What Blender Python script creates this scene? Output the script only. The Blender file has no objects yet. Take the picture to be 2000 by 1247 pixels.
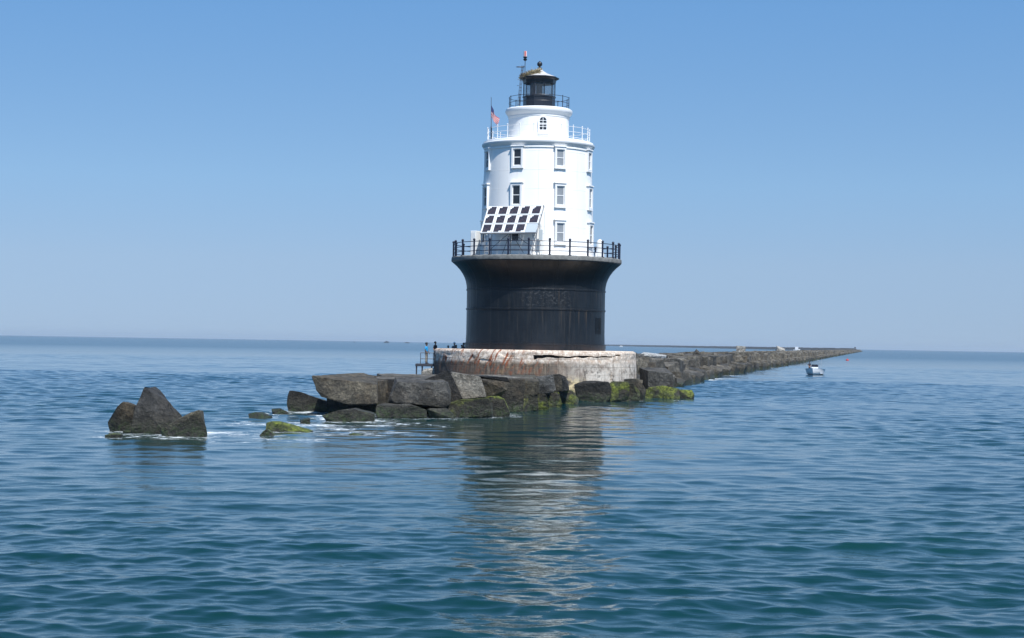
import bpy, bmesh, math, random
import numpy as np
from mathutils import Vector, Matrix, noise
R = math.radians
random.seed(7); rng = np.random.default_rng(11)
scene = bpy.context.scene
C = scene.collection

# ------------------------------------------------------------------ camera
F = 3450.0; EYE = 4.35
cam_d = bpy.data.cameras.new('camera'); cam = bpy.data.objects.new('camera', cam_d); C.objects.link(cam)
cam_d.sensor_width = 36; cam_d.lens = 36 * F / 2000
cam_d.clip_start = 0.5; cam_d.clip_end = 90000
CM = Matrix.Translation((0, 0, EYE)) @ Matrix.Rotation(R(90 + 0.785), 4, 'X') @ Matrix.Rotation(R(0.945), 4, 'Z')
cam.matrix_world = CM
scene.camera = cam
def ray(px, py):
    return CM.to_3x3() @ Vector(((px - 1000) / F, -(py - 623.5) / F, -1))
def at(px, py, Y):                        # point of the place at depth Y
    d = ray(px, py); return Vector((0, 0, EYE)) + d * (Y / d.y)
def ground(px, py, z=0.0):
    d = ray(px, py); return Vector((0, 0, EYE)) + d * ((z - EYE) / d.z)

# ------------------------------------------------------------------ helpers
def tag(o, label=None, cat=None, group=None, kind=None):
    if label: o['label'] = label
    if cat: o['category'] = cat
    if group: o['group'] = group
    if kind: o['kind'] = kind
    return o
def empty(name, loc=(0, 0, 0), rz=0, parent=None):
    o = bpy.data.objects.new(name, None); C.objects.link(o)
    o.location = loc; o.rotation_euler = (0, 0, rz); o.parent = parent; o.empty_display_size = .3
    return o
def finish(name, bm, mat, parent=None, loc=None, angle=35, recalc=True):
    if recalc: bmesh.ops.recalc_face_normals(bm, faces=bm.faces)
    a = R(angle)
    for f in bm.faces: f.smooth = True
    for e in bm.edges:
        if len(e.link_faces) == 2:
            e.smooth = e.calc_face_angle(0) < a
    me = bpy.data.meshes.new(name); bm.to_mesh(me); bm.free()
    for m in (mat if isinstance(mat, (list, tuple)) else [mat]): me.materials.append(m)
    o = bpy.data.objects.new(name, me); C.objects.link(o)
    o.parent = parent
    if loc is not None: o.location = loc
    return o
def lathe(bm, prof, n=96, a0=0, closed=False, mi=0):
    rows = []
    for r, z in prof:
        if r < 1e-6: rows.append([bm.verts.new((0, 0, z))])
        else: rows.append([bm.verts.new((r * math.sin(a0 + 2 * math.pi * i / n), -r * math.cos(a0 + 2 * math.pi * i / n), z)) for i in range(n)])
    if closed: rows.append(rows[0])
    for p, q in zip(rows, rows[1:]):
        for i in range(n):
            j = (i + 1) % n
            vs = [p[i % len(p)], p[j % len(p)], q[j % len(q)], q[i % len(q)]]
            vs = list(dict.fromkeys(vs))
            if len(vs) > 2:
                f = bm.faces.new(vs); f.material_index = mi
def boxm(bm, M, x0, x1, y0, y1, z0, z1, mi=0):
    v = [bm.verts.new(M @ Vector((x, y, z))) for x in (x0, x1) for y in (y0, y1) for z in (z0, z1)]
    for idx in ((0, 1, 3, 2), (4, 6, 7, 5), (0, 4, 5, 1), (2, 3, 7, 6), (0, 2, 6, 4), (1, 5, 7, 3)):
        f = bm.faces.new([v[i] for i in idx]); f.material_index = mi
I4 = Matrix.Identity(4)
def bevel_all(bm, w, seg=1):
    bmesh.ops.bevel(bm, geom=list(bm.edges), offset=w, segments=seg, affect='EDGES', clamp_overlap=True)
def tube(bm, pts, r, n=8, cap=True, closed=False, mi=0):
    pts = [Vector(p) for p in pts]; rs = r if isinstance(r, (list, tuple)) else [r] * len(pts)
    rings = []; N = len(pts)
    for i, p in enumerate(pts):
        if closed: t = pts[(i + 1) % N] - pts[i - 1]
        else: t = pts[min(i + 1, N - 1)] - pts[max(i - 1, 0)]
        t.normalize()
        up = Vector((0, 0, 1)) if abs(t.z) < .95 else Vector((1, 0, 0))
        u = t.cross(up).normalized(); w = t.cross(u)
        rings.append([bm.verts.new(p + (u * math.cos(2 * math.pi * k / n) + w * math.sin(2 * math.pi * k / n)) * rs[i]) for k in range(n)])
    seq = list(zip(rings, rings[1:])) + ([(rings[-1], rings[0])] if closed else [])
    for a, b in seq:
        for k in range(n):
            f = bm.faces.new((a[k], a[(k + 1) % n], b[(k + 1) % n], b[k])); f.material_index = mi
    if cap and not closed:
        bm.faces.new(rings[0]).material_index = mi; bm.faces.new(rings[-1]).material_index = mi
def ball(bm, c, r, sz=(1, 1, 1), sub=2, mi=0):
    g = bmesh.ops.create_icosphere(bm, subdivisions=sub, radius=r, matrix=Matrix.Translation(c) @ Matrix.Diagonal((*sz, 1)))
    for v in g['verts']:
        for f in v.link_faces: f.material_index = mi
def polar(th, r, z): return Vector((r * math.sin(th), -r * math.cos(th), z))
def radial(th, r):                        # local frame: x tangent, y outward, z up
    return Matrix(((math.cos(th), math.sin(th), 0, r * math.sin(th)),
                   (math.sin(th), -math.cos(th), 0, -r * math.cos(th)),
                   (0, 0, 1, 0), (0, 0, 0, 1)))

# ------------------------------------------------------------------ materials
class NT:
    def __init__(s, name):
        s.m = bpy.data.materials.new(name); s.m.use_nodes = True
        s.t = s.m.node_tree; s.b = s.t.nodes['Principled BSDF']; s.out = s.t.nodes['Material Output']
    def n(s, typ, **kw):
        nd = s.t.nodes.new(typ)
        for k, v in kw.items():
            if hasattr(nd, k) and not k.startswith('i_'): setattr(nd, k, v)
        return nd
    def l(s, a, b): s.t.links.new(a, b)
    def math(s, op, a, b=None, c=None, clamp=False):
        nd = s.n('ShaderNodeMath', operation=op); nd.use_clamp = clamp
        for i, x in enumerate((a, b, c)):
            if x is None: continue
            if isinstance(x, (int, float)): nd.inputs[i].default_value = x
            else: s.l(x, nd.inputs[i])
        return nd.outputs[0]
    def mix(s, fac, a, b):
        nd = s.n('ShaderNodeMix', data_type='RGBA')
        for i, x in ((0, fac), (6, a), (7, b)):
            if isinstance(x, (int, float)): nd.inputs[i].default_value = x
            elif isinstance(x, tuple): nd.inputs[i].default_value = (*x, 1)
            else: s.l(x, nd.inputs[i])
        return nd.outputs[2]
    def ramp(s, x, lo, hi, a=0.0, b=1.0, smooth=True):
        nd = s.n('ShaderNodeMapRange'); nd.interpolation_type = 'SMOOTHSTEP' if smooth else 'LINEAR'
        s.l(x, nd.inputs[0])
        for i, v in enumerate((lo, hi, a, b)): nd.inputs[i + 1].default_value = v
        return nd.outputs[0]
    def noise(s, vec, scale, detail=4, rough=.55, dist=0.0, out=0):
        nd = s.n('ShaderNodeTexNoise'); nd.inputs['Scale'].default_value = scale; nd.inputs['Detail'].default_value = detail
        nd.inputs['Roughness'].default_value = rough; nd.inputs['Distortion'].default_value = dist
        if vec is not None: s.l(vec, nd.inputs['Vector'])
        return nd.outputs[out]
    def vor(s, vec, scale, feature='F1', out=0):
        nd = s.n('ShaderNodeTexVoronoi'); nd.feature = feature; nd.inputs['Scale'].default_value = scale
        s.l(vec, nd.inputs['Vector']); return nd.outputs[out]
    def vmul(s, vec, k):
        nd = s.n('ShaderNodeVectorMath', operation='MULTIPLY'); s.l(vec, nd.inputs[0]); nd.inputs[1].default_value = k
        return nd.outputs[0]
    def pos(s): return s.n('ShaderNodeNewGeometry').outputs['Position']
    def obj(s): return s.n('ShaderNodeTexCoord').outputs['Object']
    def xyz(s, v):
        nd = s.n('ShaderNodeSeparateXYZ'); s.l(v, nd.inputs[0]); return nd.outputs
    def bump(s, h, dist, strength=1.0, prev=None):
        nd = s.n('ShaderNodeBump'); nd.inputs['Distance'].default_value = dist; nd.inputs['Strength'].default_value = strength
        s.l(h, nd.inputs['Height'])
        if prev is not None: s.l(prev, nd.inputs['Normal'])
        return nd.outputs[0]
    def set(s, col=None, rough=None, normal=None, **kw):
        for key, x in (('Base Color', col), ('Roughness', rough), ('Normal', normal)):
            if x is None: continue
            if isinstance(x, tuple): s.b.inputs[key].default_value = (*x, 1)
            elif isinstance(x, (int, float)): s.b.inputs[key].default_value = x
            else: s.l(x, s.b.inputs[key])
        for k, v in kw.items(): s.b.inputs[k].default_value = v
        return s.m
    def cyl(s):                            # angle, height coordinates round the object's axis
        o = s.xyz(s.obj())
        ang = s.math('ARCTAN2', o[0], s.math('MULTIPLY', o[1], -1))
        return ang, o[2]
    def comb(s, x, y, z=0.0):
        nd = s.n('ShaderNodeCombineXYZ')
        for i, v in enumerate((x, y, z)):
            if isinstance(v, (int, float)): nd.inputs[i].default_value = v
            else: s.l(v, nd.inputs[i])
        return nd.outputs[0]

def plain(name, col, rough=.6, var=.15, scale=6, metal=0, spec=.5):
    t = NT(name); n = t.noise(t.obj(), scale, 4)
    a = tuple(c * (1 - var) for c in col); b = tuple(min(1, c * (1 + var)) for c in col)
    return t.set(t.mix(n, a, b), rough, Metallic=metal, **{'Specular IOR Level': spec})

def m_white_paint():
    t = NT('white_paint'); ang, z = t.cyl()
    st = t.noise(t.comb(t.math('MULTIPLY', ang, 22), t.math('MULTIPLY', z, .35)), 1, 5, .6)
    bl = t.noise(t.obj(), .7, 5, .6)
    f = t.math('MULTIPLY', t.ramp(st, .52, .8), t.ramp(bl, .4, .7))
    rust = t.noise(t.comb(t.math('MULTIPLY', ang, 60), t.math('MULTIPLY', z, .8)), 1, 3, .6)
    col = t.mix(t.math('MULTIPLY', f, .45), (.84, .83, .80), (.58, .56, .5))
    col = t.mix(t.ramp(rust, .74, .84, 0, .35), col, (.40, .25, .14))
    # plate seams of the iron wall
    seam = t.math('ABSOLUTE', t.math('SUBTRACT', t.math('FRACT', t.math('MULTIPLY', z, 1 / 1.56)), .5))
    s1 = t.ramp(seam, .488, .497)
    vs = t.math('ABSOLUTE', t.math('SUBTRACT', t.math('FRACT', t.math('MULTIPLY', ang, 16 / (2 * math.pi))), .5))
    s2 = t.ramp(vs, .493, .499)
    s = t.math('MAXIMUM', s1, s2)
    h = t.math('ADD', t.math('MULTIPLY', s, 1.0), t.math('MULTIPLY', bl, .5))
    return t.set(col, .42, t.bump(h, .02, .8))
def m_black_iron():
    t = NT('black_iron'); ang, z = t.cyl()
    st = t.noise(t.comb(t.math('MULTIPLY', ang, 26), t.math('MULTIPLY', z, .22)), 1, 6, .62)
    fine = t.noise(t.comb(t.math('MULTIPLY', ang, 110), t.math('MULTIPLY', z, .5)), 1, 4, .6)
    bl = t.noise(t.obj(), .55, 6, .62)
    scuff = t.noise(t.comb(t.math('MULTIPLY', ang, 24), t.math('MULTIPLY', z, 5)), 1, 8, .75)
    col = t.mix(t.ramp(bl, .3, .75), (.003, .0045, .007), (.009, .0115, .015))
    col = t.mix(t.math('MULTIPLY', t.ramp(st, .52, .74), .42), col, (.042, .041, .039))
    col = t.mix(t.math('MULTIPLY', t.ramp(fine, .55, .78), .3), col, (.042, .043, .043))
    # worn band in the middle of the second course
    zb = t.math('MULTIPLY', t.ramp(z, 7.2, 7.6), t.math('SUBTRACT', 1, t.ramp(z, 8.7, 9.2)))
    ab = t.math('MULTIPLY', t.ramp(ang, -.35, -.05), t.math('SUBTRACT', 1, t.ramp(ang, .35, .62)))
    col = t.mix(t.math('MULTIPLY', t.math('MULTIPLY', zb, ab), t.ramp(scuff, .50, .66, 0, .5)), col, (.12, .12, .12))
    col = t.mix(t.ramp(scuff, .61, .72, 0, .45), col, (.085, .08, .072))
    # rust weeping from the seams
    def weep(z0, n0, thr):
        r = t.noise(t.comb(t.math('MULTIPLY', ang, 40), n0), 1, 3, .6)
        d = t.math('SUBTRACT', z0, z)
        return t.math('MULTIPLY', t.ramp(r, thr, thr + .12), t.math('MULTIPLY', t.ramp(d, -.01, .03), t.math('SUBTRACT', 1, t.ramp(d, .1, 1.8))))
    w = t.math('MAXIMUM', weep(8.85, 1.3, .60), t.math('MAXIMUM', weep(7.2, 4.7, .60), weep(10.4, 9.1, .62)))
    w = t.math('MULTIPLY', w, t.ramp(ang, -.2, .9, .12, 1)); col = t.mix(t.math('MULTIPLY', w, .7), col, (.13, .085, .045))
    lowr = t.math('MULTIPLY', t.math('SUBTRACT', 1, t.ramp(z, 3.8, 4.6)), t.ramp(bl, .35, .7))
    col = t.mix(t.math('MULTIPLY', lowr, .55), col, (.055, .030, .020))
    # vertical plate joints
    vs = t.math('ABSOLUTE', t.math('SUBTRACT', t.math('FRACT', t.math('ADD', t.math('MULTIPLY', ang, 20 / (2 * math.pi)), .2)), .5))
    vj = t.ramp(vs, .484, .494)
    col = t.mix(t.math('MULTIPLY', vj, t.ramp(scuff, .45, .62, .02, .30)), col, (.06, .058, .055))
    h = t.math('ADD', t.math('ADD', t.math('MULTIPLY', vj, .8), bl), t.math('MULTIPLY', scuff, .5))
    return t.set(col, t.ramp(st, .3, .8, .30, .6), t.bump(h, .03, .7), **{'Specular IOR Level': .38})
def m_foundation():
    t = NT('old_concrete'); ang, z = t.cyl(); o = t.obj()
    st = t.noise(t.comb(t.math('MULTIPLY', ang, 40), t.math('MULTIPLY', z, .55)), 1, 7, .65)
    st2 = t.noise(t.comb(t.math('MULTIPLY', ang, 16), t.math('MULTIPLY', z, .9)), 1, 6, .7)
    bl = t.noise(o, .8, 7, .68); fn = t.noise(o, 4.5, 6, .7)
    zz = t.math('ADD', z, t.math('MULTIPLY', t.math('SUBTRACT', bl, .5), .6))
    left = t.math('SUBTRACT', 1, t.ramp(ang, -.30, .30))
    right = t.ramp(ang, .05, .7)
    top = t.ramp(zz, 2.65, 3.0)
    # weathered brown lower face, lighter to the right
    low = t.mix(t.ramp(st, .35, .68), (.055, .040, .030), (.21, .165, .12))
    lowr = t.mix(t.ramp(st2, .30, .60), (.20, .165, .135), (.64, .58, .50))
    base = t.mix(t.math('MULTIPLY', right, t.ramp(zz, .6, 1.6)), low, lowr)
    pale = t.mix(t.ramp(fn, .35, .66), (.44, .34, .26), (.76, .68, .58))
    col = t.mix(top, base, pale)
    # rust on the upper left, in slanting runs
    ru = t.noise(t.comb(t.math('ADD', t.math('MULTIPLY', ang, 30), t.math('MULTIPLY', z, -1.6)), t.math('MULTIPLY', z, .8)), 1, 5, .6)
    rl = t.math('MULTIPLY', t.math('ADD', t.math('MULTIPLY', left, .9), .12), t.ramp(z, 1.5, 3.0, .35, 1))
    col = t.mix(t.math('MULTIPLY', t.ramp(ru, .50, .60), rl), col, (.26, .075, .028))
    # cream and ochre run low in the middle
    d = t.math('ABSOLUTE', t.math('SUBTRACT', ang, .36))
    cr = t.math('MULTIPLY', t.math('SUBTRACT', 1, t.ramp(d, .03, .2)), t.math('SUBTRACT', 1, t.ramp(zz, 1.1, 1.9)))
    col = t.mix(t.math('MULTIPLY', cr, t.ramp(fn, .3, .6)), col, (.62, .50, .28))
    oc = t.math('MULTIPLY', t.ramp(bl, .52, .68), t.ramp(st2, .45, .65))
    col = t.mix(t.math('MULTIPLY', oc, .6), col, (.36, .22, .10))
    bl2 = t.noise(t.comb(t.math('MULTIPLY', ang, 7), t.math('MULTIPLY', z, 1.1)), 1, 6, .7)
    col = t.mix(t.math('MULTIPLY', t.ramp(bl2, .50, .66), t.math('SUBTRACT', .75, t.math('MULTIPLY', right, .45))), col, (.20, .13, .085))
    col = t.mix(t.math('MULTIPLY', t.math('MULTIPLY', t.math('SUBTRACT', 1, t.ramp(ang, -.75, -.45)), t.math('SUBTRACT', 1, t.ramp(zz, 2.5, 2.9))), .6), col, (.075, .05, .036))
    # dark damp blotches
    dk = t.noise(o, 1.7, 7, .7)
    col = t.mix(t.math('MULTIPLY', t.ramp(dk, .50, .64), t.math('SUBTRACT', 1, t.ramp(z, 1.8, 3.4))), col, (.10, .085, .07))
    dot = t.noise(o, 7, 4, .7)
    col = t.mix(t.ramp(dot, .66, .72, 0, .8), col, (.12, .08, .06))
    # board marks of the formwork
    bz = t.math('ABSOLUTE', t.math('SUBTRACT', t.math('FRACT', t.math('MULTIPLY', z, 1 / .62)), .5))
    ba = t.math('ABSOLUTE', t.math('SUBTRACT', t.math('FRACT', t.math('MULTIPLY', ang, 30 / (2 * math.pi))), .5))
    g = t.math('MAXIMUM', t.ramp(bz, .47, .495), t.ramp(ba, .482, .497))
    col = t.mix(t.math('MULTIPLY', g, t.ramp(fn, .3, .65, 0, .6)), col, (.17, .14, .11))
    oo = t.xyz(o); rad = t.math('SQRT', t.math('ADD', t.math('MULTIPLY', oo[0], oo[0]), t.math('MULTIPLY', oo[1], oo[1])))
    col = t.mix(t.math('MULTIPLY', t.math('SUBTRACT', 1, t.ramp(rad, 8.32, 8.42)), t.math('SUBTRACT', 1, t.ramp(z, 3.6, 3.7))), col, (.018, .015, .013))  # inside of the gash painted near-black, its shade put into the colour
    wet = t.math('SUBTRACT', 1, t.ramp(z, .2, .9))
    col = t.mix(wet, col, (.045, .045, .03))
    h = t.math('ADD', t.math('ADD', bl, t.math('MULTIPLY', fn, .5)), t.math('MULTIPLY', g, -.35))
    return t.set(col, .9, t.bump(h, .10, .9))
def m_rock(name, dark, light, moss=0.0, mossz=1.2, barn=0.0, brown=.35, face=False):
    t = NT(name); p = t.pos(); z = t.xyz(p)[2]
    info = t.n('ShaderNodeObjectInfo').outputs['Random']
    a = t.noise(p, .9, 6, .62); b = t.noise(p, 4.5, 7, .7); c = t.noise(p, 17, 5, .7)
    col = t.mix(t.ramp(a, .3, .72), dark, light)
    col = t.mix(t.ramp(b, .5, .72, 0, .45), col, tuple(x * 1.35 for x in light))
    rv = t.math('MULTIPLY', t.ramp(t.noise(p, .6, 4, .6, .4), .45, .65), brown)
    col = t.mix(rv, col, (.085, .060, .034))
    hv = t.n('ShaderNodeHueSaturation'); t.l(col, hv.inputs['Color']); t.l(t.ramp(info, 0, 1, .72, 1.35, False), hv.inputs['Value']); col = hv.outputs[0]
    col = t.mix(t.ramp(t.noise(p, 2.3, 5, .7), .58, .7, 0, .6), col, tuple(x * .45 for x in dark))
    # tide zone: damp dark stone, brown weed, then green algae at the waterline
    nz = t.math('ADD', z, t.math('MULTIPLY', t.math('SUBTRACT', a, .5), 1.2))
    col = t.mix(t.math('SUBTRACT', 1, t.ramp(nz, .35, 1.3), None), col, (.028, .026, .020))
    sp = t.math('MULTIPLY', t.ramp(c, .50, .66), t.math('MULTIPLY', t.ramp(nz, .15, .45), t.math('SUBTRACT', 1, t.ramp(nz, .7, 1.3))))
    col = t.mix(t.math('MULTIPLY', sp, .25 + barn), col, (.14, .125, .075))
    alg = t.math('MULTIPLY', t.math('SUBTRACT', 1, t.ramp(nz, .15, .75)), t.ramp(b, .40, .60))
    col = t.mix(t.math('MULTIPLY', alg, .75), col, (.035, .060, .014))
    if moss > 0:
        nrm = t.xyz(t.n('ShaderNodeNewGeometry').outputs['Normal'])[2]
        mm = t.math('MULTIPLY', t.ramp(t.math('ADD', nrm, t.math('MULTIPLY', t.math('SUBTRACT', a, .5), 1.6)), .05, .5), t.math('SUBTRACT', 1, t.ramp(nz, mossz, mossz + .6)))
        if face: mm = t.math('MULTIPLY', t.ramp(t.noise(p, .75, 4, .6), .44, .56), t.math('SUBTRACT', 1, t.ramp(nz, mossz, mossz + .5)))
        mc = t.mix(t.ramp(b, .35, .65), (.045, .062, .010), (.19, .22, .026))
        col = t.mix(t.math('MULTIPLY', mm, moss), col, mc)
    h = t.math('ADD', t.math('ADD', a, t.math('MULTIPLY', b, .45)), t.math('MULTIPLY', c, .12))
    ck = t.math('ABSOLUTE', t.math('SUBTRACT', t.noise(t.vmul(p, (1, 1, 1.9)), .55, 5, .6, .6), .5))
    gr = t.noise(p, 7.5, 6, .8)
    mv_ = t.math('MULTIPLY', t.ramp(gr, .30, .70, .62, 1.45), t.ramp(t.noise(p, 2.2, 5, .75), .32, .68, .6, 1.4))
    sc = t.n('ShaderNodeVectorMath', operation='SCALE'); t.l(col, sc.inputs[0]); t.l(mv_, sc.inputs[3]); col = sc.outputs[0]
    h = t.math('ADD', h, t.math('MULTIPLY', gr, .22))
    cm = t.math('SUBTRACT', 1, t.ramp(ck, .0, .011)); cm = t.math('MULTIPLY', cm, t.ramp(b, .42, .6))
    h = t.math('SUBTRACT', h, t.math('MULTIPLY', cm, .4))
    col = t.mix(t.math('MULTIPLY', cm, .8), col, (.006, .006, .006))
    nup = t.xyz(t.n('ShaderNodeNewGeometry').outputs['Normal'])[2]
    gu = t.math('MULTIPLY', t.ramp(t.noise(p, 5.5, 3, .6), .68, .73), t.math('MULTIPLY', t.ramp(nup, .5, .9), t.ramp(nz, 1.5, 2.0)))
    col = t.mix(t.math('MULTIPLY', gu, .7), col, (.45, .44, .40))
    return t.set(col, t.ramp(nz, .2, .9, .5, .92), t.bump(h, .42, 1.0))
def m_water():
    t = NT('sea_water'); p = t.pos()
    at_ = t.n('ShaderNodeAttribute'); at_.attribute_name = 'foam'; fo = at_.outputs['Fac']
    ds = t.n('ShaderNodeVectorMath', operation='LENGTH'); t.l(p, ds.inputs[0]); dist = ds.outputs['Value']
    big = t.noise(t.vmul(p, (.02, .035, 0)), 1, 3, .5)
    q = t.vmul(p, (1, 1.5, 0))
    w1 = t.noise(t.vmul(p, (.9, 1.7, 0)), 1, 2, .5, .5)
    def crest(n):                          # sharp-crested ripples
        return t.math('SUBTRACT', 1, t.math('ABSOLUTE', t.math('SUBTRACT', t.math('MULTIPLY', n, 2), 1)))
    w4 = crest(t.noise(t.vmul(p, (.75, 2.1, 0)), 1, 3, .55, .35))
    w5 = crest(t.noise(t.vmul(p, (1.9, 5.6, 0)), 1, 3, .6, .3))
    w2 = t.noise(t.vmul(p, (2.3, 5.0, 0)), 1, 4, .6, .5)
    w3 = t.noise(t.vmul(p, (9, 14, 0)), 1, 3, .6, .3)
    calm = t.ramp(big, .35, .65, .6, 1.2)
    h = t.math('ADD', t.math('MULTIPLY', w1, WB[0]), t.math('ADD', t.math('MULTIPLY', w2, WB[1]), t.math('MULTIPLY', w3, WB[2])))
    h = t.math('ADD', h, t.math('ADD', t.math('MULTIPLY', w4, WB[3]), t.math('MULTIPLY', w5, WB[4])))
    lx = t.xyz(p); gx_ = t.math('POWER', t.math('MULTIPLY', t.math('SUBTRACT', lx[0], 1.5), 1 / 13), 2); gy_ = t.math('POWER', t.math('MULTIPLY', t.math('SUBTRACT', lx[1], 88), 1 / 56), 2)
    lee = t.math('SUBTRACT', 1, t.math('MULTIPLY', t.math('POWER', 2.718, t.math('MULTIPLY', t.math('ADD', gx_, gy_), -1)), .72))
    h = t.math('MULTIPLY', t.math('MULTIPLY', h, calm), lee)
    nrm = t.bump(h, 1.0, 1.0)
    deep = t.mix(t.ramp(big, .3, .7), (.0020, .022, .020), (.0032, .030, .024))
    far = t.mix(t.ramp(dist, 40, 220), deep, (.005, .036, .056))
    fn = t.noise(t.vmul(p, (1.5, 3.2, 0)), 1, 9, .78, .8)
    lace = t.vor(t.vmul(p, (1.7, 2.6, 0)), 1.3, 'DISTANCE_TO_EDGE')
    fm = t.math('ADD', fn, t.math('MULTIPLY', t.math('SUBTRACT', t.math('MINIMUM', fo, .85), .5), .52))
    ff = t.ramp(fm, .52, .67)
    ff = t.math('MULTIPLY', ff, t.math('SUBTRACT', 1, t.ramp(lace, .16, .45, 0, .6)))
    ff = t.math('MULTIPLY', ff, t.ramp(fo, .02, .2))
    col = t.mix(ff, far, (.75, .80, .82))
    # short chop below the mesh's reach widens the glint with distance
    rg = t.ramp(dist, 230, 900, .010, .19, False)
    rgh = t.math('MAXIMUM', rg, t.math('MULTIPLY', ff, .8))
    return t.set(col, rgh, nrm, IOR=1.333, **{'Specular IOR Level': .38})
HZ = 6e-5
WB = (.004, .006, .0018, .012, .0042)

# ------------------------------------------------------------------ light and sky
SUN_AZ, SUN_EL = R(24), R(57)
sd = Vector((math.sin(SUN_AZ) * math.cos(SUN_EL), -math.cos(SUN_AZ) * math.cos(SUN_EL), math.sin(SUN_EL)))
sl = bpy.data.lights.new('sun', 'SUN'); sl.energy = 5.0; sl.angle = R(.53); sl.color = (1, .975, .93)
so = bpy.data.objects.new('sun', sl); C.objects.link(so); so.rotation_euler = sd.to_track_quat('Z', 'Y').to_euler()
so.location = sd * 300
w = bpy.data.worlds.new('World'); scene.world = w; w.use_nodes = True
wt = w.node_tree; bg = wt.nodes['Background']
sky = wt.nodes.new('ShaderNodeTexSky'); sky.sky_type = 'NISHITA'; sky.sun_disc = False
sky.sun_elevation = SUN_EL; sky.sun_rotation = math.pi - SUN_AZ
sky.air_density = 1.0; sky.dust_density = .3; sky.ozone_density = 4.0; sky.altitude = 0
tc = wt.nodes.new('ShaderNodeTexCoord'); vm = wt.nodes.new('ShaderNodeVectorMath'); vm.operation = 'MULTIPLY_ADD'
vm.inputs[1].default_value = (1, 1, 1.5); vm.inputs[2].default_value = (0, 0, .15)
wt.links.new(tc.outputs['Generated'], vm.inputs[0]); vn = wt.nodes.new('ShaderNodeVectorMath'); vn.operation = 'NORMALIZE'
wt.links.new(vm.outputs[0], vn.inputs[0]); wt.links.new(vn.outputs[0], sky.inputs[0])
sx = wt.nodes.new('ShaderNodeSeparateXYZ'); wt.links.new(tc.outputs['Generated'], sx.inputs[0])
cr_ = wt.nodes.new('ShaderNodeValToRGB'); wt.links.new(sx.outputs[2], cr_.inputs[0]); el = cr_.color_ramp.elements
for i_, (p_, c_) in enumerate(((0, (1.24, 1.06, .98)), (.045, (1.54, 1.36, 1.20)), (.09, (1.56, 1.60, 1.46)), (.19, (1.33, 1.70, 1.76)), (.5, (.70, 1.38, 1.75)))):
    e_ = el[i_] if i_ < 2 else el.new(p_)
    e_.position = p_; e_.color = (c_[0] / 2, c_[1] / 2, c_[2] / 2, 1)
mu = wt.nodes.new('ShaderNodeVectorMath'); mu.operation = 'MULTIPLY'; wt.links.new(sky.outputs[0], mu.inputs[0]); wt.links.new(cr_.outputs[0], mu.inputs[1])
wt.links.new(mu.outputs[0], bg.inputs[0]); bg.inputs[1].default_value = .15; mu2 = wt.nodes.new('ShaderNodeVectorMath'); mu2.operation = 'SCALE'; mu2.inputs[3].default_value = 2 * .085 / .15; wt.links.new(mu.outputs[0], mu2.inputs[0]); wt.links.new(mu2.outputs[0], bg.inputs[0])
scene.view_settings.view_transform = 'Standard'; scene.view_settings.look = 'None'
scene.view_settings.exposure = 0.35; scene.view_settings.gamma = 1

M = dict(
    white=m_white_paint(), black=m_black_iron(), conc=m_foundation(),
    trim=plain('white_trim', (.78, .78, .77), .4, .04),
    blackp=plain('black_paint', (.012, .014, .020), .35, .3),
    navy=plain('black_railing_paint', (.010, .012, .030), .4, .3),
    deck=plain('weathered_deck_edge', (.17, .17, .16), .85, .75, 3.2),
    roofw=plain('whitened_roof', (.45, .44, .42), .8, .5, 4),
    metal=plain('grey_steel', (.32, .33, .34), .5, .15, metal=.4),
    dsteel=plain('dark_steel', (.035, .037, .045), .5, .3),
    board=plain('white_board', (.72, .73, .72), .5, .06),
    blank=plain('grey_blank_panel', (.42, .47, .50), .5, .06),
    skin=plain('skin', (.30, .17, .11), .6, .08), dskin=plain('dark_skin', (.10, .055, .038), .6, .08),
    straw=plain('nest_sticks', (.30, .25, .15), .95, .5, 20),
    red=plain('red_plastic', (.55, .05, .04), .35, .1),
)

def glassy(name, col, rough=.06, alpha=None):
    t = NT(name); n = t.noise(t.obj(), 2.0, 4, .6)
    m = t.set(t.mix(n, tuple(c * .6 for c in col), col), rough)
    t.b.inputs['Specular IOR Level'].default_value = .6
    if alpha is not None:
        t.b.inputs['Alpha'].default_value = alpha
    return m
M['pane_dark'] = glassy('dark_window_glass', (.020, .022, .028))
M['pane_pale'] = glassy('curtained_window_glass', (.30, .32, .34))
M['lantern_glass'] = glassy('lantern_glass', (.10, .12, .14), .04, .35)
def m_cell():
    t = NT('solar_cell'); o = t.xyz(t.obj())
    gx = t.math('ABSOLUTE', t.math('SUBTRACT', t.math('FRACT', t.math('MULTIPLY', t.math('ADD', o[0], .35), 1 / .118)), .5))
    gz = t.math('ABSOLUTE', t.math('SUBTRACT', t.math('FRACT', t.math('MULTIPLY', t.math('ADD', o[2], .37), 1 / .124)), .5))
    g = t.math('MAXIMUM', t.ramp(gx, .43, .46), t.ramp(gz, .43, .46))
    n = t.noise(t.obj(), 3, 3)
    c = t.mix(t.ramp(n, .4, .7), (.010, .010, .020), (.045, .022, .020))
    return t.set(t.mix(g, c, (.13, .13, .15)), .25)
M['cell'] = m_cell()
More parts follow.
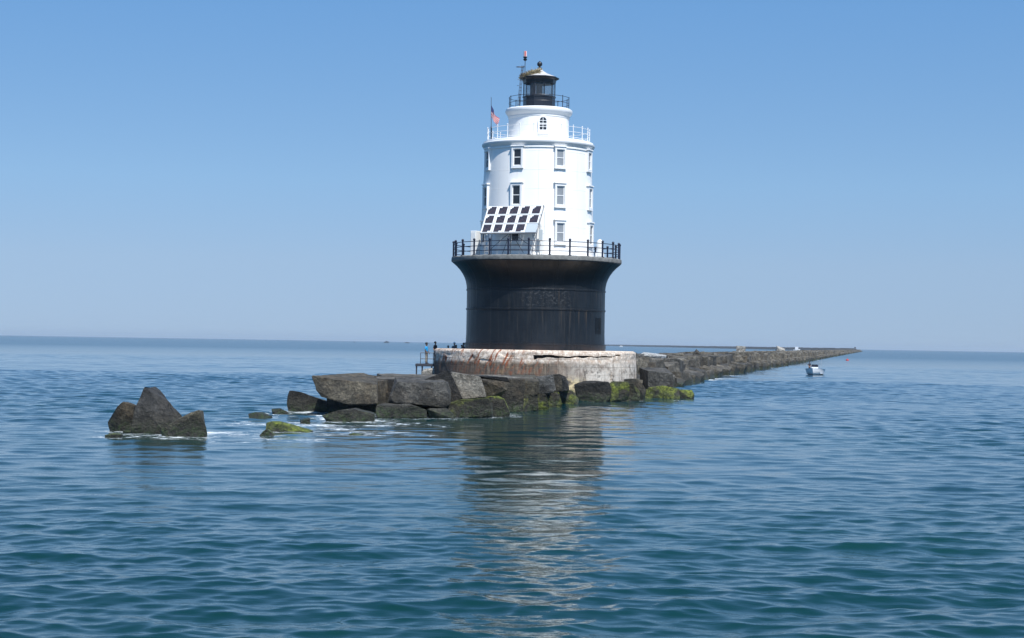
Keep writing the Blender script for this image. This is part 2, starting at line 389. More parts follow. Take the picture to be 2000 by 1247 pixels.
RK = dict(
    lichen=m_rock('striated_rock', (.040, .036, .026), (.11, .098, .068), barn=.4, brown=.5),
    slate=m_rock('grey_slate_rock', (.034, .034, .033), (.082, .081, .076), brown=.12),
    grey=m_rock('grey_granite', (.026, .0255, .0235), (.085, .082, .073), brown=.2),
    dark=m_rock('dark_wet_shade_granite', (.010, .010, .0095), (.026, .025, .023), brown=.12),  # wet rocks; also carries painted shade for cavity, slab side and core
    brown=m_rock('brown_granite', (.032, .029, .023), (.092, .080, .058), brown=.45),
    pale=m_rock('pale_granite', (.17, .155, .13), (.36, .34, .30), brown=.1),
    slab=m_rock('sunlit_tone_granite', (.075, .069, .058), (.20, .185, .155), brown=.3),  # sunlit brightness of the leaning slab put into the albedo
    moss=m_rock('mossy_granite', (.018, .018, .014), (.048, .045, .036), moss=.95, mossz=1.9),
    green=m_rock('algae_granite', (.016, .018, .012), (.046, .048, .032), moss=.5, mossz=1.0),
    barn=m_rock('barnacled_granite', (.024, .024, .023), (.068, .067, .060), barn=.45, brown=.1),
    jetty=m_rock('jetty_granite', (.045, .041, .034), (.15, .136, .108), brown=.35),
    ochre=m_rock('ochre_mossy_granite', (.016, .016, .013), (.045, .043, .034), moss=.85, mossz=1.3, face=True),
    white=m_rock('white_granite', (.42, .42, .40), (.60, .60, .58), brown=0),
)

# ------------------------------------------------------------------ rocks
def rock_mesh(pts, seg=.28, amp=.10, bev=.07, seed=0):
    bm = bmesh.new()
    vs = [bm.verts.new(p) for p in pts]
    r = bmesh.ops.convex_hull(bm, input=vs)
    junk = list({g for g in r['geom_interior'] + r['geom_unused'] if isinstance(g, bmesh.types.BMVert)})
    bmesh.ops.delete(bm, geom=[v for v in junk if v.is_valid], context='VERTS')
    bmesh.ops.dissolve_limit(bm, angle_limit=R(9), verts=bm.verts, edges=bm.edges)
    try: bmesh.ops.bevel(bm, geom=list(bm.edges), offset=bev, segments=2, affect='EDGES', clamp_overlap=True, profile=.6)
    except Exception: pass
    bmesh.ops.triangulate(bm, faces=bm.faces)
    for it in range(5):
        lng = [e for e in bm.edges if e.calc_length() > seg * 1.6]
        if not lng or len(bm.faces) > 14000: break
        bmesh.ops.subdivide_edges(bm, edges=lng, cuts=1)
        bmesh.ops.triangulate(bm, faces=[f for f in bm.faces if len(f.verts) > 3])
    bm.normal_update()
    off = Vector((seed * 13.7, seed * 5.1, seed * 3.3))
    mv = []
    for v in bm.verts:
        p = v.co + off
        a = noise.fractal(p * .55, 1.0, 2.0, 3) * .9
        b = noise.noise(Vector((p.x * .8, p.y * .8, p.z * 2.4))) * .5
        c = noise.fractal(p * 2.1, .8, 2.1, 4) * .45
        st = math.floor((noise.noise(p * .45) + 1) * 3) / 3 - 1
        mv.append(v.normal * (amp * .62 * (a * .7 + b + c * 1.2 + st * 1.1)))
    for v, d in zip(bm.verts, mv): v.co += d
    return bm
FOOT = []
rock_no = [0]
def rock(front, d, mat, label, back=None, depth=None, shrink=.8, jit=.25, group=None, amp=.10, lift=0.0, cat='boulder', sink=False, seg=None, zmin=None, dd=None, name='boulder'):
    """front: outline of the near face on the photograph at depth d; the block runs back from it to its true thickness"""
    rock_no[0] += 1; s = rock_no[0]; rr = random.Random(s * 31 + 5)
    P = []
    for i, q in enumerate(front):
        di = d + (q[2] if len(q) > 2 else rr.uniform(-jit, jit))
        P.append(at(q[0], q[1], di))
    c = sum(P, Vector()) / len(P)
    wdt = max(p.x for p in P) - min(p.x for p in P); ht = max(p.z for p in P) - min(p.z for p in P)
    if depth is None: depth = max(1.2, min(3.2, .9 * wdt))
    B = []
    if back: B += [at(x, y, dz) for x, y, dz in back]
    # rear face: narrower, the same height, set back by the block's thickness
    for p in P:
        q = c + (p - c) * shrink; q.y = p.y + depth * rr.uniform(.8, 1.1); q.x += rr.uniform(-.15, .15)
        q.z = c.z + (p.z - c.z) * (shrink if p.z < c.z else .93) - .02 + lift * depth
        B.append(q)
    # middle bulge keeps the sides from being a straight extrusion
    allp = P + B
    if sink:
        lo = [p for p in P if p.z < c.z]
        allp += [Vector((c.x + (p.x - c.x) * .74, p.y + depth * .25, -.9)) for p in lo]
        allp += [Vector((c.x + (p.x - c.x) * .8, p.y + depth, -.9)) for p in lo]
    o3 = sum(allp, Vector()) / len(allp)
    size = max(wdt, ht)
    sg = seg or max(.09, min(.2, size / 18))
    bm = rock_mesh([p - o3 for p in allp], sg, amp * min(1, .35 + size / 4), bev=min(.035, size * .015), seed=s)
    ob = finish(name, bm, RK[mat], None, o3, angle=28)
    tag(ob, label, cat, group)
    if o3.z - (ht / 2) < 1.0: FOOT.append((c.x, c.y + depth * .3, wdt * .5))
    return ob
G = 'boulders of the ruined jetty end'
# the three leaning rocks standing apart
rock([(239,785),(263,793),(258,818),(244,842),(234,842),(209,825),(227,796)], 80.9, 'brown', 'ochre-faced cube-like boulder tipped on its corner, left of the tall pointed rock', depth=1.6, sink=True, group=G)
rock([(281,754,.4),(294,766,.3),(324,780,.5),(355,813,.4),(344,838),(322,850),(272,850),(254,837),(265,793,.1)], 79.2, 'slate', 'tallest pointed dark grey rock standing apart in the sea at far left', depth=1.8, shrink=.7, sink=True, group=G, jit=.12)
rock([(311,838),(350,819),(374,805),(388,801),(404,836),(378,846),(354,851),(324,851)], 77.6, 'lichen', 'low striated boulder leaning against the right foot of the tall pointed rock', depth=1.5, sink=True, group=G)
rock([(204,850),(218,846),(236,849),(234,858),(206,858)], 76.5, 'green', 'small green algae-covered rock awash at the far left', depth=.9, sink=True, group=G, amp=.05)
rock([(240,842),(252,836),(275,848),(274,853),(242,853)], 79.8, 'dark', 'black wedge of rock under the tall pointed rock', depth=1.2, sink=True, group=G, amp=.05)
# awash between
rock([(484,808),(500,805),(516,808),(529,814),(520,818),(486,818)], 97, 'dark', 'low dark rock barely above the water, midway between the two rock piles', depth=1.2, sink=True, group=G, amp=.05)
rock([(530,799),(548,798),(563,805),(561,809),(534,806)], 104, 'dark', 'sliver of dark rock awash left of the first jetty slab', depth=1, sink=True, group=G, amp=.05)
rock([(519,826),(530,823),(545,823),(575,834),(613,841),(600,845),(545,846),(518,841)], 83.6, 'moss', 'low rock with a bright yellow-green moss stripe on its sloping top', depth=1.3, sink=True, group=G, amp=.06)
rock([(506,851),(514,842),(521,838),(538,851),(534,856),(508,856)], 79.5, 'green', 'small pyramid of green rock awash in front of the moss-striped rock', depth=.8, sink=True, group=G, amp=.05)
rock([(586,821),(596,818),(606,817),(604,824),(588,825)], 92, 'brown', 'tiny brown rock just breaking the water behind the moss-striped rock', depth=.7, sink=True, group=G, amp=.04)
rock([(680,848),(692,846),(708,848),(704,852),(682,852)], 82, 'green', 'lone greenish rock awash in front of the barnacled rock', depth=.7, sink=True, group=G, amp=.04)
# jetty end, near row
rock([(565,763),(586,765),(639,784),(656,792),(657,804),(627,808),(563,806),(560,790),(561,774)], 107, 'dark', 'long black slab sloping into the water at the tip of the jetty', depth=1.6, sink=True, group=G)
rock([(610,735,0),(678,752,0),(737,750,.2),(739,772),(738,789),(715,792),(678,790),(657,785),(627,776),(618,764)], 101.5, 'brown', 'huge overhanging block with brown face and flat top at the jetty tip', back=[(640,733,107.5),(712,729,110),(738,738,108),(615,734,103.5)], depth=3.5, group=G, jit=.15, amp=.10)
rock([(628,812),(655,802),(692,799),(731,808),(733,818),(683,827),(657,826)], 95, 'barn', 'low barnacle-speckled rock in the surf under the huge overhanging block', depth=2.2, sink=True, group=G)
rock([(776,745,0),(871,747,0),(876,768,-.3),(879,788,-.2),(868,797),(830,792),(793,788),(757,787,.4),(765,765,.3)], 101.8, 'grey', 'large broken-faced block right of the dark cavity, over the low grey slab', back=[(772,738,108),(860,735,108)], depth=3.2, shrink=.97, group=G, amp=.13)
rock([(733,741),(788,742),(790,765),(785,790),(734,792)], 108, 'dark', 'filler block coloured black for the shade at the back of the cavity between the two large blocks', depth=2.5, sink=True, group=G)  # dark filler, the cavity's shade put into its colour
rock([(733,793),(740,788),(800,790),(834,801),(834,815),(811,820),(770,819),(735,816)], 100, 'grey', 'low dark grey slab at the waterline below the broken-faced block', depth=2.4, sink=True, group=G)
rock([(834,799),(871,798),(888,812),(885,818),(839,818)], 100.5, 'barn', 'brown weedy rock wedged low between two waterline slabs', depth=1.8, sink=True, group=G)
rock([(857,794),(880,785),(899,780),(954,777),(962,788),(962,812),(929,818),(880,818),(862,808)], 103, 'green', 'wide low boulder with green-stained foot left of the bright moss cap', depth=2.6, sink=True, group=G)
rock([(943,778),(958,775),(975,775),(984,780),(990,795),(996,808),(975,813),(960,813),(955,792)], 105, 'moss', 'rounded boulder capped with vivid yellow-green moss at the waterline', depth=2.2, sink=True, group=G)
rock([(985,780),(1033,777),(1036,803),(1018,807),(995,808)], 113, 'green', 'dark green squarish boulder right of the moss-capped one', depth=2, sink=True, group=G)
rock([(1026,770),(1066,768),(1074,792),(1052,799),(1028,802)], 116, 'ochre', 'greenish brown waterline boulder second right of the moss-capped one', depth=2, sink=True, group=G)
rock([(1014,772),(1050,770),(1052,800),(1016,806)], 113.5, 'green', 'recessed dark green rock between two waterline boulders', depth=2, sink=True, group=G)
rock([(1058,769),(1092,766),(1098,789),(1062,796)], 121.5, 'ochre', 'small rounded pale green rock at the waterline', depth=1.6, sink=True, group=G, amp=.06)
rock([(1078,768),(1104,762),(1119,764),(1131,782),(1129,790),(1080,794)], 128, 'ochre', 'green mossy boulder against the left end of the black layered block', depth=2, sink=True, group=G)
# upper row
rock([(823,744),(846,734),(872,724),(879,725),(886,738),(904,778),(880,788),(871,747)], 104.6, 'dark', 'tilted triangular slab coloured black as the shaded side of the pale leaning slab', depth=1.6, group=G, jit=.1)  # shaded side of the leaning slab, built as its own black block
rock([(880,726,.2),(905,729,.2),(938,736,.1),(943,747),(951,776),(925,779),(903,780),(895,762)], 104.8, 'slab', 'smooth grey leaning slab toned pale as sunlit, beside the shade-black triangular one', depth=2.2, group=G, jit=.1, amp=.05)
rock([(940,741),(995,749),(990,762),(979,776),(949,777)], 106.5, 'brown', 'brown-stained block right of the smooth pale slab', depth=2.2, group=G)
rock([(922,734),(955,734),(991,737),(996,747),(975,746),(938,740)], 107.6, 'dark', 'thin dark slab lying on the brown-stained block', depth=2.2, group=G, amp=.05)
rock([(990,741),(1021,740),(1053,745),(1054,770),(1028,777),(1002,779),(981,778),(986,760)], 113.6, 'lichen', 'broad grey boulder with a tan blotch in the upper course', back=[(1000,732,121),(1045,733,121)], depth=2.6, group=G)
rock([(1050,738),(1064,734),(1081,732),(1085,762),(1080,767),(1052,770)], 119.5, 'slate', 'upright block, first of three narrow ones before the cream-stained wall', depth=2.4, group=G)
rock([(1079,732),(1095,731),(1098,745),(1098,764),(1083,766)], 122.9, 'brown', 'middle one of three narrow upright blocks before the cream-stained wall', depth=2.2, group=G)
rock([(1093,732),(1104,735),(1111,747),(1112,763),(1096,766)], 126.9, 'slate', 'last of three narrow upright blocks, nearest the cream-stained wall', depth=2.2, group=G)
# in front of the base, right
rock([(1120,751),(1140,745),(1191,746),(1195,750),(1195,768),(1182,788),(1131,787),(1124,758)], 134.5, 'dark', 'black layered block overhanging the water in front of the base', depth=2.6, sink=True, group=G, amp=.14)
rock([(1190,750),(1197,745),(1229,746),(1229,768),(1218,780),(1192,786)], 135, 'ochre', 'block with an ochre-green face right of the black layered block', depth=2.2, sink=True, group=G)
rock([(1226,750),(1236,749),(1251,766),(1249,782),(1224,784)], 136, 'green', 'small grey-green sloping boulder left of the square boulder', depth=1.8, sink=True, group=G)
rock([(1236,750),(1256,753),(1262,762),(1256,772),(1248,770)], 138.4, 'brown', 'reddish slanting slab between the base and the square boulder', depth=1.8, group=G, sink=True, amp=.05)
rock([(1218,741),(1244,740),(1256,743),(1254,750),(1222,749)], 139.5, 'brown', 'flat brown slab lying against the right foot of the base', depth=1.8, group=G, sink=True, amp=.05)
rock([(1265,724,0),(1314,730,0),(1316,745,0),(1314,770,0),(1266,772,0)], 147.5, 'grey', 'big square grey boulder with sharp edges right of the concrete base', back=[(1248,718,151.5),(1299,718.5,151.5),(1251,760,151)], depth=3, group=G, amp=.05, shrink=.95, sink=True)
rock([(1257,766),(1266,758),(1296,754),(1326,759),(1330,783),(1264,785)], 144, 'ochre', 'yellow-green seaweed-covered ledge below the square boulder', depth=2.4, sink=True, group=G, amp=.06)
rock([(1322,761),(1352,762),(1357,772),(1350,779),(1324,783)], 145.5, 'moss', 'right tip of the seaweed-covered ledge, lowest at the water', depth=2, sink=True, group=G, amp=.06)
rock([(822,727),(829,720),(846,719),(851,724),(851,735),(824,735)], 148.5, 'pale', 'cream rubble boulder under the dark boarding platform', depth=2, group=G, sink=True)

# flat stones paving the top of the pierhead and filling behind the front row
tops0 = [(-9.2,107.5,3.6,3.0,2.1,'brown'),(-5.6,107.6,3.4,3.0,2.05,'slab'),(-2.6,109.5,3.0,3.0,2.0,'slab'),(-8.6,111.5,4.0,3.4,2.15,'slab'),(-4.8,112,3.8,3.4,2.1,'slab'),
        (-1.0,113.6,3.6,3.4,2.1,'brown'),(-8.0,116,3.6,3.8,2.1,'brown'),(-4.2,116.6,3.8,3.8,2.2,'slab'),(-.4,118,3.8,3.8,2.15,'slab'),(1.2,121.5,2.6,3.8,2.1,'grey'),
        (-7.4,121,3.6,4.2,2.2,'slab'),(-3.6,121.6,4.0,4.2,2.15,'grey'),(0,124.2,3.4,3.8,2.2,'slab'),(-7.0,126.4,3.6,4.2,2.15,'slab'),(-3.0,127,4.0,4.4,2.25,'slab'),
        (.7,128.2,3.2,4,2.2,'brown'),(2.7,130.2,2.0,4,2.1,'grey'),(-6.6,132,3.8,4.4,2.2,'slab'),(-2.6,132.6,3.8,4.4,2.2,'brown'),(1.2,133,3.4,4.2,2.1,'slab'),
        (-6.6,137.5,3.2,4.6,2.2,'slab'),(-4.2,138.5,3,4,2.1,'grey')]
tops = [(x, y, a, b, (min(z, 4.35 - 63 * (y + b / 2) / 3450 + .06 * math.sin(i * 5)) if y < 134 or x < -3 else z), m) for i, (x, y, a, b, z, m) in enumerate(tops0)]
for i, (x, y, a, b, zt, m) in enumerate(tops):
    rr = random.Random(100 + i)
    an = rr.uniform(-.25, .25); pts = []
    for sx in (-1, 1):
        for sy in (-1, 1):
            for sz in (0, 1):
                px_, py_ = sx * a / 2 * rr.uniform(.82, 1.04), sy * b / 2 * rr.uniform(.82, 1.04)
                pts.append(Vector((px_ * math.cos(an) - py_ * math.sin(an), px_ * math.sin(an) + py_ * math.cos(an), (.9 if sz else -1.2) + rr.uniform(-.1, .1))))
    rock_no[0] += 1
    bm = rock_mesh(pts, .24, .08, .06, rock_no[0])
    o = finish('boulder', bm, RK[m], None, (x, y, zt - .98), angle=28)
    tag(o, 'flat-topped stone paving the pierhead between the jetty tip and the lighthouse base', 'boulder', 'flat stones paving the pierhead')
rock_no[0] += 5

# ---- long jetty running away to the right
RIGHT = [(10.5, 152), (30, 259), (574, 2900)]
LEFT = [(-5.2, 152), (20, 265), (562, 2900)]
def interp(L, y):
    for (x0, y0), (x1, y1) in zip(L, L[1:]):
        if y <= y1: return x0 + (x1 - x0) * (y - y0) / (y1 - y0)
    return L[-1][0]
variants = []
for k in range(14):
    rr = random.Random(500 + k); pts = []
    for sx in (-1, 1):
        for sy in (-1, 1):
            for sz in (-1, 1):
                pts.append(Vector((sx * rr.uniform(.36, .53), sy * rr.uniform(.36, .53), sz * rr.uniform(.38, .53))))
                if rr.random() < .35: pts.append(Vector((sx * rr.uniform(.2, .5), sy * rr.uniform(.45, .56), sz * rr.uniform(.1, .5))))
    pts = [p * 2.4 for p in pts]
    bm = rock_mesh(pts, .26, .10, .06, 60 + k)
    for v in bm.verts: v.co /= 2.4
    bmesh.ops.recalc_face_normals(bm, faces=bm.faces)
    for f in bm.faces: f.smooth = True
    for e in bm.edges:
        if len(e.link_faces) == 2: e.smooth = e.calc_face_angle(0) < R(28)
    ml = []
    for mk in ('jetty', 'grey', 'brown'):
        me = bpy.data.meshes.new('jetty_stone'); bm.to_mesh(me); me.materials.append(RK[mk]); ml.append(me)
    variants.append(ml); bm.free()
rr = random.Random(77)
jl = {'low': 'waterline', 'up': 'upper-course', 'top': 'top-course', 'mid': 'middle'}
def zone(y):
    if y < 200: return 'on the jetty just past the square grey boulder'
    if y < 290: return 'between the square grey boulder and the upright concrete block'
    return 'on the far jetty stretch near the upright concrete block'
count = 0; y = 150.0
tone = {0: 'tan-grey', 1: 'dark grey', 2: 'brown'}
def jstone(x, y, z, sx, sy, sz, key, tilt=.12):
    global count
    k = rr.randrange(14); mi = rr.choice((0, 0, 0, 1, 2))
    o = bpy.data.objects.new('jetty_stone', variants[k][mi]); C.objects.link(o)
    o.location = (x, y, z); o.scale = (sx, sy, sz)
    o.rotation_euler = (rr.uniform(-tilt, tilt), rr.uniform(-tilt, tilt), -.2 + rr.uniform(-.25, .25))
    tag(o, '%s %s block %s' % (tone[mi], jl[key], zone(y)), 'stone', 'stone blocks of the long jetty')
    count += 1
while y < 345:
    L = rr.uniform(2.2, 3.7); xr = interp(RIGHT, y + L / 2); xl = interp(LEFT, y + L / 2)
    if count < 250:
        jstone(xr - .5 + rr.uniform(-.9, .7), y + L / 2, .15 + rr.uniform(-.3, .3), rr.uniform(2.0, 3.0), L * .92, rr.uniform(1.9, 2.5), 'low', .25)
        jstone(xr - 2.4 + rr.uniform(-.7, .5), y + L / 2 + rr.uniform(-.4, .4), 1.7 + rr.uniform(-.35, .3), rr.uniform(2.2, 3.0), L * .88, rr.uniform(1.9, 2.5), 'up', .10)
        jstone(xr - 5.0, y + L / 2, 2.1 + rr.uniform(-.22, .36), rr.uniform(2.6, 3.2), L * .96, 1.9, 'top', .13)
        if rr.random() < .8: jstone(xl + 2.0, y + L / 2, 2.1 + rr.uniform(-.15, .25), 3.2, L, 1.9, 'top', .06)
    y += L
YI = y
# everything beyond the nearest blocks, plus an added core that stops light leaks: too many to count
bm = bmesh.new()
def core_ring(y, zt):
    xr, xl = interp(RIGHT, y), interp(LEFT, y)
    return [Vector((xr - .9, y, -1)), Vector((xr - 2.4, y, zt * .55)), Vector((xr - 3.6, y, zt)), Vector((xl + .8, y, zt)), Vector((xl - 1.2, y, -1))]
ys = [150 + 6 * i for i in range(60)] + [510 + 40 * i for i in range(60)]
prev = None
for yy in ys:
    ring = [bm.verts.new(p) for p in core_ring(min(yy, 2900), 2.35)]
    if prev:
        for i in range(4): bm.faces.new((prev[i], prev[i + 1], ring[i + 1], ring[i]))
    else: bm.faces.new(ring)
    prev = ring
bm.faces.new(prev)
# pierhead core, added under the paving to close off light
for (x0, x1, y0, y1, zt) in ((-9.0, -1.5, 107.5, 118, 1.2), (-8.6, .4, 116, 122, 1.3), (-8.5, 1.5, 121, 130, 1.3), (-8.4, 2.9, 129, 150, 1.4)):
    boxm(bm, I4, x0, x1, y0, y1, -1, zt + random.uniform(0, .05))
for f in bm.faces: f.material_index = 1  # core coloured dark so gaps between stones read as black shade
def blob(bm, x, y, z, sx, sy, sz, an, r2):
    vs = []
    for a_, b_, c_ in ((-1,-1,-1),(-1,-1,1),(-1,1,-1),(-1,1,1),(1,-1,-1),(1,-1,1),(1,1,-1),(1,1,1)):
        px_, py_, pz = a_ * sx * r2.uniform(.36, .55), b_ * sy * r2.uniform(.36, .55), c_ * sz * r2.uniform(.34, .56)
        vs.append(bm.verts.new((x + px_ * math.cos(an) - py_ * math.sin(an), y + px_ * math.sin(an) + py_ * math.cos(an), z + pz)))
    for idx in ((0, 1, 3, 2), (4, 6, 7, 5), (0, 4, 5, 1), (2, 3, 7, 6), (0, 2, 6, 4), (1, 5, 7, 3)):
        bm.faces.new([vs[i] for i in idx])
y = YI
while y < 2900:
    k = 1 if y < 900 else (1.5 if y < 1600 else 2.2)
    L = rr.uniform(2.2, 3.8) * k; xr = interp(RIGHT, y); xl = interp(LEFT, y)
    for q in range(2 if k == 1 else 1):
        blob(bm, xr - .3 + rr.uniform(-.6, .6), y + rr.uniform(-1, 1), .2 + rr.uniform(-.3, .3), 2.8, L, 2.3, rr.uniform(-.5, .2), rr)
    blob(bm, xr - 2.2 + rr.uniform(-.9, .6), y, 1.75 + rr.uniform(-.4, .4), 3, L * .85, 2.3, rr.uniform(-.4, .1), rr)
    blob(bm, xr - 4.8, y, 2.2 + rr.uniform(-.2, .3), 3.2, L, 1.7, rr.uniform(-.4, .1), rr)
    blob(bm, xl + 2.2, y, 2.2 + rr.uniform(-.2, .3), 3.4, L, 1.7, rr.uniform(-.4, .1), rr)
    y += L * .93
o = finish('jetty_rubble', bm, [RK['jetty'], RK['dark']], angle=25); tag(o, 'distant run of jetty rocks and the added dark core that stops light between them', 'rubble', kind='stuff')

# landmark stones on the jetty top
def landmark(px, py, Y, w, dpt, h, mat, label, tilt=(0, 0, 0), z=None, name='stone_block', cat='stone'):
    p = at(px, py, Y); r3 = random.Random(int(px)); pts = []
    for sx in (-1, 1):
        for sy in (-1, 1):
            for sz in (-1, 1):
                pts.append(Vector((sx * w / 2 * r3.uniform(.9, 1.03), sy * dpt / 2 * r3.uniform(.9, 1.03), sz * h / 2 * r3.uniform(.93, 1.03))))
    rock_no[0] += 1
    bm = rock_mesh(pts, max(.15, w / 14), .05, .05, rock_no[0])
    o = finish(name, bm, RK[mat], None, p, angle=28); o.rotation_euler = tilt
    tag(o, label, cat)
landmark(1447, 683.5, 395, 2.1, 1.8, 1.6, 'pale', 'pale upright concrete block standing on the jetty top', (0, .06, -.2))
landmark(1276, 694.8, 196, 2.5, 3.5, .35, 'white', 'white flat slab lying on the jetty top just right of the base', (.03, .12, -.2))
landmark(1362, 693, 262, 1.0, 1.1, .9, 'brown', 'tan pointed stone sitting on the jetty top', (.5, .6, .3))
landmark(1524, 684.5, 610, 3, 4, 1.6, 'pale', 'rounded pale stone on the distant jetty top', (.2, .3, 0))
# end marker post
p = at(1670, 684, 2550)
bm = bmesh.new(); tube(bm, [(0, 0, -1), (0, 0, 3.2)], .35, 8); boxm(bm, I4, -1.1, 1.1, -.3, .3, 3.2, 4.6)
tag(finish('marker_post', bm, M['dsteel'], None, (p.x, p.y, 2.4)), 'dark marker post near the far end of the jetty', 'post')

# ---- far breakwater on the horizon
bm = bmesh.new(); A = Vector((372, 7000, 0)); B_ = Vector((572, 2950, 0)); N = 420; prev = None
side = (B_ - A).normalized().cross(Vector((0, 0, 1)))
r4 = random.Random(9)
for i in range(N + 1):
    p = A.lerp(B_, i / N); zt = 5.1 + r4.uniform(-.45, .45); wv = r4.uniform(-1, 1)
    ring = [bm.verts.new(p + side * (9 + wv) + Vector((0, 0, -1))), bm.verts.new(p + side * (5 + wv) + Vector((0, 0, zt * .7))), bm.verts.new(p + side * 3 + Vector((0, 0, zt))),
            bm.verts.new(p - side * 3 + Vector((0, 0, zt + r4.uniform(-.2, .2)))), bm.verts.new(p - side * (9 + wv) + Vector((0, 0, -1)))]
    if prev:
        for k in range(4): bm.faces.new((prev[k], prev[k + 1], ring[k + 1], ring[k]))
    else: bm.faces.new(ring)
    prev = ring
bm.faces.new(prev)
tag(finish('breakwater', bm, RK['dark']), 'thin dark second breakwater lying along the horizon right of the lighthouse', 'breakwater')

# ------------------------------------------------------------------ lighthouse
AX = (2.0, 150.0)
LH = empty('lighthouse', (AX[0], AX[1], 0)); tag(LH, 'white iron lighthouse on a flared black caisson and round stained concrete base', 'lighthouse')
# foundation with a spalled lip
bm = bmesh.new(); NS = 420
zs = [-1.2, -.4, .2, .7, 1.2, 1.7, 2.1, 2.45, 2.7, 2.9, 2.98] + [3.02 + .03 * i for i in range(16)] + [3.56, 3.66, 3.74]
rows = []
for z in zs:
    row = []
    for i in range(NS):
        th = 2 * math.pi * i / NS; tn = (th + math.pi) % (2 * math.pi) - math.pi
        rr_ = 8.62 - .02 * z
        p = Vector((math.sin(th) * 3, math.cos(th) * 3, z))
        rr_ += .05 * noise.fractal(p * 1.1, .9, 2, 4) + .025 * noise.noise(p * 4)
        if z > 3.7: rr_ -= .06
        # gash under the lip, right of centre, thinning out to the right
        if -.02 < tn < .95:
            u = (tn + .02) / .97
            hgt = .34 * (1 - u) ** 3.2 * (.8 + .5 * noise.noise(Vector((tn * 14, 8, 0)))) + .035 + .12 * max(0, 1 - abs(u - .5) * 14) + .06 * max(0, 1 - abs(u - .74) * 8)
            if noise.noise(Vector((tn * 9, 3.3, 0))) < -.22 and u > .45: hgt = 0
            zc = 3.44 + .09 * noise.noise(Vector((tn * 8, 0, 1.5))) - .22 * u * (1 - u) - (.5 * max(0, .05 - u) if u < .05 else 0)
            if zc - hgt < z < zc: rr_ -= .42
        # flaked-off skin at upper left
        if noise.noise(Vector((tn * 5, z * 1.4, 7))) > .22 and tn < 0: rr_ -= .06
        row.append(bm.verts.new(polar(th, rr_, z)))
    rows.append(row)
for a, b in zip(rows, rows[1:]):
    for i in range(NS): bm.faces.new((a[i], a[(i + 1) % NS], b[(i + 1) % NS], b[i]))
tr = [bm.verts.new(polar(2 * math.pi * i / NS, 8.3 + .04 * noise.noise(Vector((i * .2, 0, 0))), 3.82)) for i in range(NS)]
for i in range(NS): bm.faces.new((rows[-1][i], rows[-1][(i + 1) % NS], tr[(i + 1) % NS], tr[i]))
bm.faces.new(tr)
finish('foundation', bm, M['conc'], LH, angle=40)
# caisson
bm = bmesh.new()
lathe(bm, [(5.98, 3.7), (5.98, 4.22), (6.0, 4.24), (6.0, 4.34), (5.9, 4.36), (5.87, 5.2), (5.87, 7.1), (5.93, 7.13), (5.93, 7.25), (5.87, 7.28), (5.87, 8.75), (5.93, 8.77), (5.93, 8.87), (5.88, 8.9),
           (5.91, 9.2), (5.98, 9.55), (6.10, 9.88), (6.27, 10.2), (6.50, 10.52), (6.78, 10.82), (7.05, 11.05), (7.14, 11.12), (7.14, 11.2), (0, 11.2)], 144)
finish('caisson', bm, M['black'], LH)
bm = bmesh.new()
for k in range(5):
    th = R(58 + k * 2.2); boxm(bm, radial(th, 5.87), -.012, .012, 0, .03, 5.2 + .0, 6.6)
boxm(bm, radial(R(61), 5.87), -.32, .32, 0, .035, 5.55, 5.6); boxm(bm, radial(R(61), 5.87), -.32, .32, 0, .03, 6.55, 6.6)
finish('caisson_door', bm, M['black'], LH)
bm = bmesh.new(); lathe(bm, [(7.05, 11.2), (7.22, 11.2), (7.24, 11.3), (7.22, 11.5), (7.12, 11.56), (0, 11.56)], 144)
for v in bm.verts:
    r_ = math.hypot(v.co.x, v.co.y)
    if r_ > 7: k = 1 + .006 * noise.noise(v.co * 1.7); v.co.x *= k; v.co.y *= k; v.co.z += .03 * noise.noise(v.co * 2.1)
finish('gallery_deck', bm, M['deck'], LH)
# tower walls
TR = lambda z: 4.86 - (z - 11.56) / (20.7 - 11.56) * .34
bm = bmesh.new()
lathe(bm, [(4.95, 11.5), (4.95, 11.75), (4.86, 11.8)] + [(TR(z), z) for z in (13.2, 15.3, 17.4, 19.5, 20.55)] + [(4.60, 20.57), (4.60, 20.68), (4.56, 20.72)], 128)
finish('tower_wall', bm, M['white'], LH)
bm = bmesh.new(); lathe(bm, [(4.55, 20.72), (4.62, 20.82), (4.74, 20.95), (4.80, 21.05), (4.80, 21.16), (4.70, 21.2), (4.66, 21.36), (4.50, 21.42), (2.5, 21.46)], 128)
finish('cornice', bm, M['trim'], LH)
bm = bmesh.new(); lathe(bm, [(2.64, 21.42), (2.64, 21.56), (2.57, 21.6), (2.57, 23.4), (2.61, 23.45), (2.61, 23.55)], 96)
finish('watch_room_wall', bm, M['white'], LH)
bm = bmesh.new(); lathe(bm, [(2.59, 23.55), (2.66, 23.68), (2.82, 23.86), (2.86, 24.0), (2.84, 24.15), (2.70, 24.24), (0, 24.26)], 96)
finish('lantern_gallery_deck', bm, M['trim'], LH)
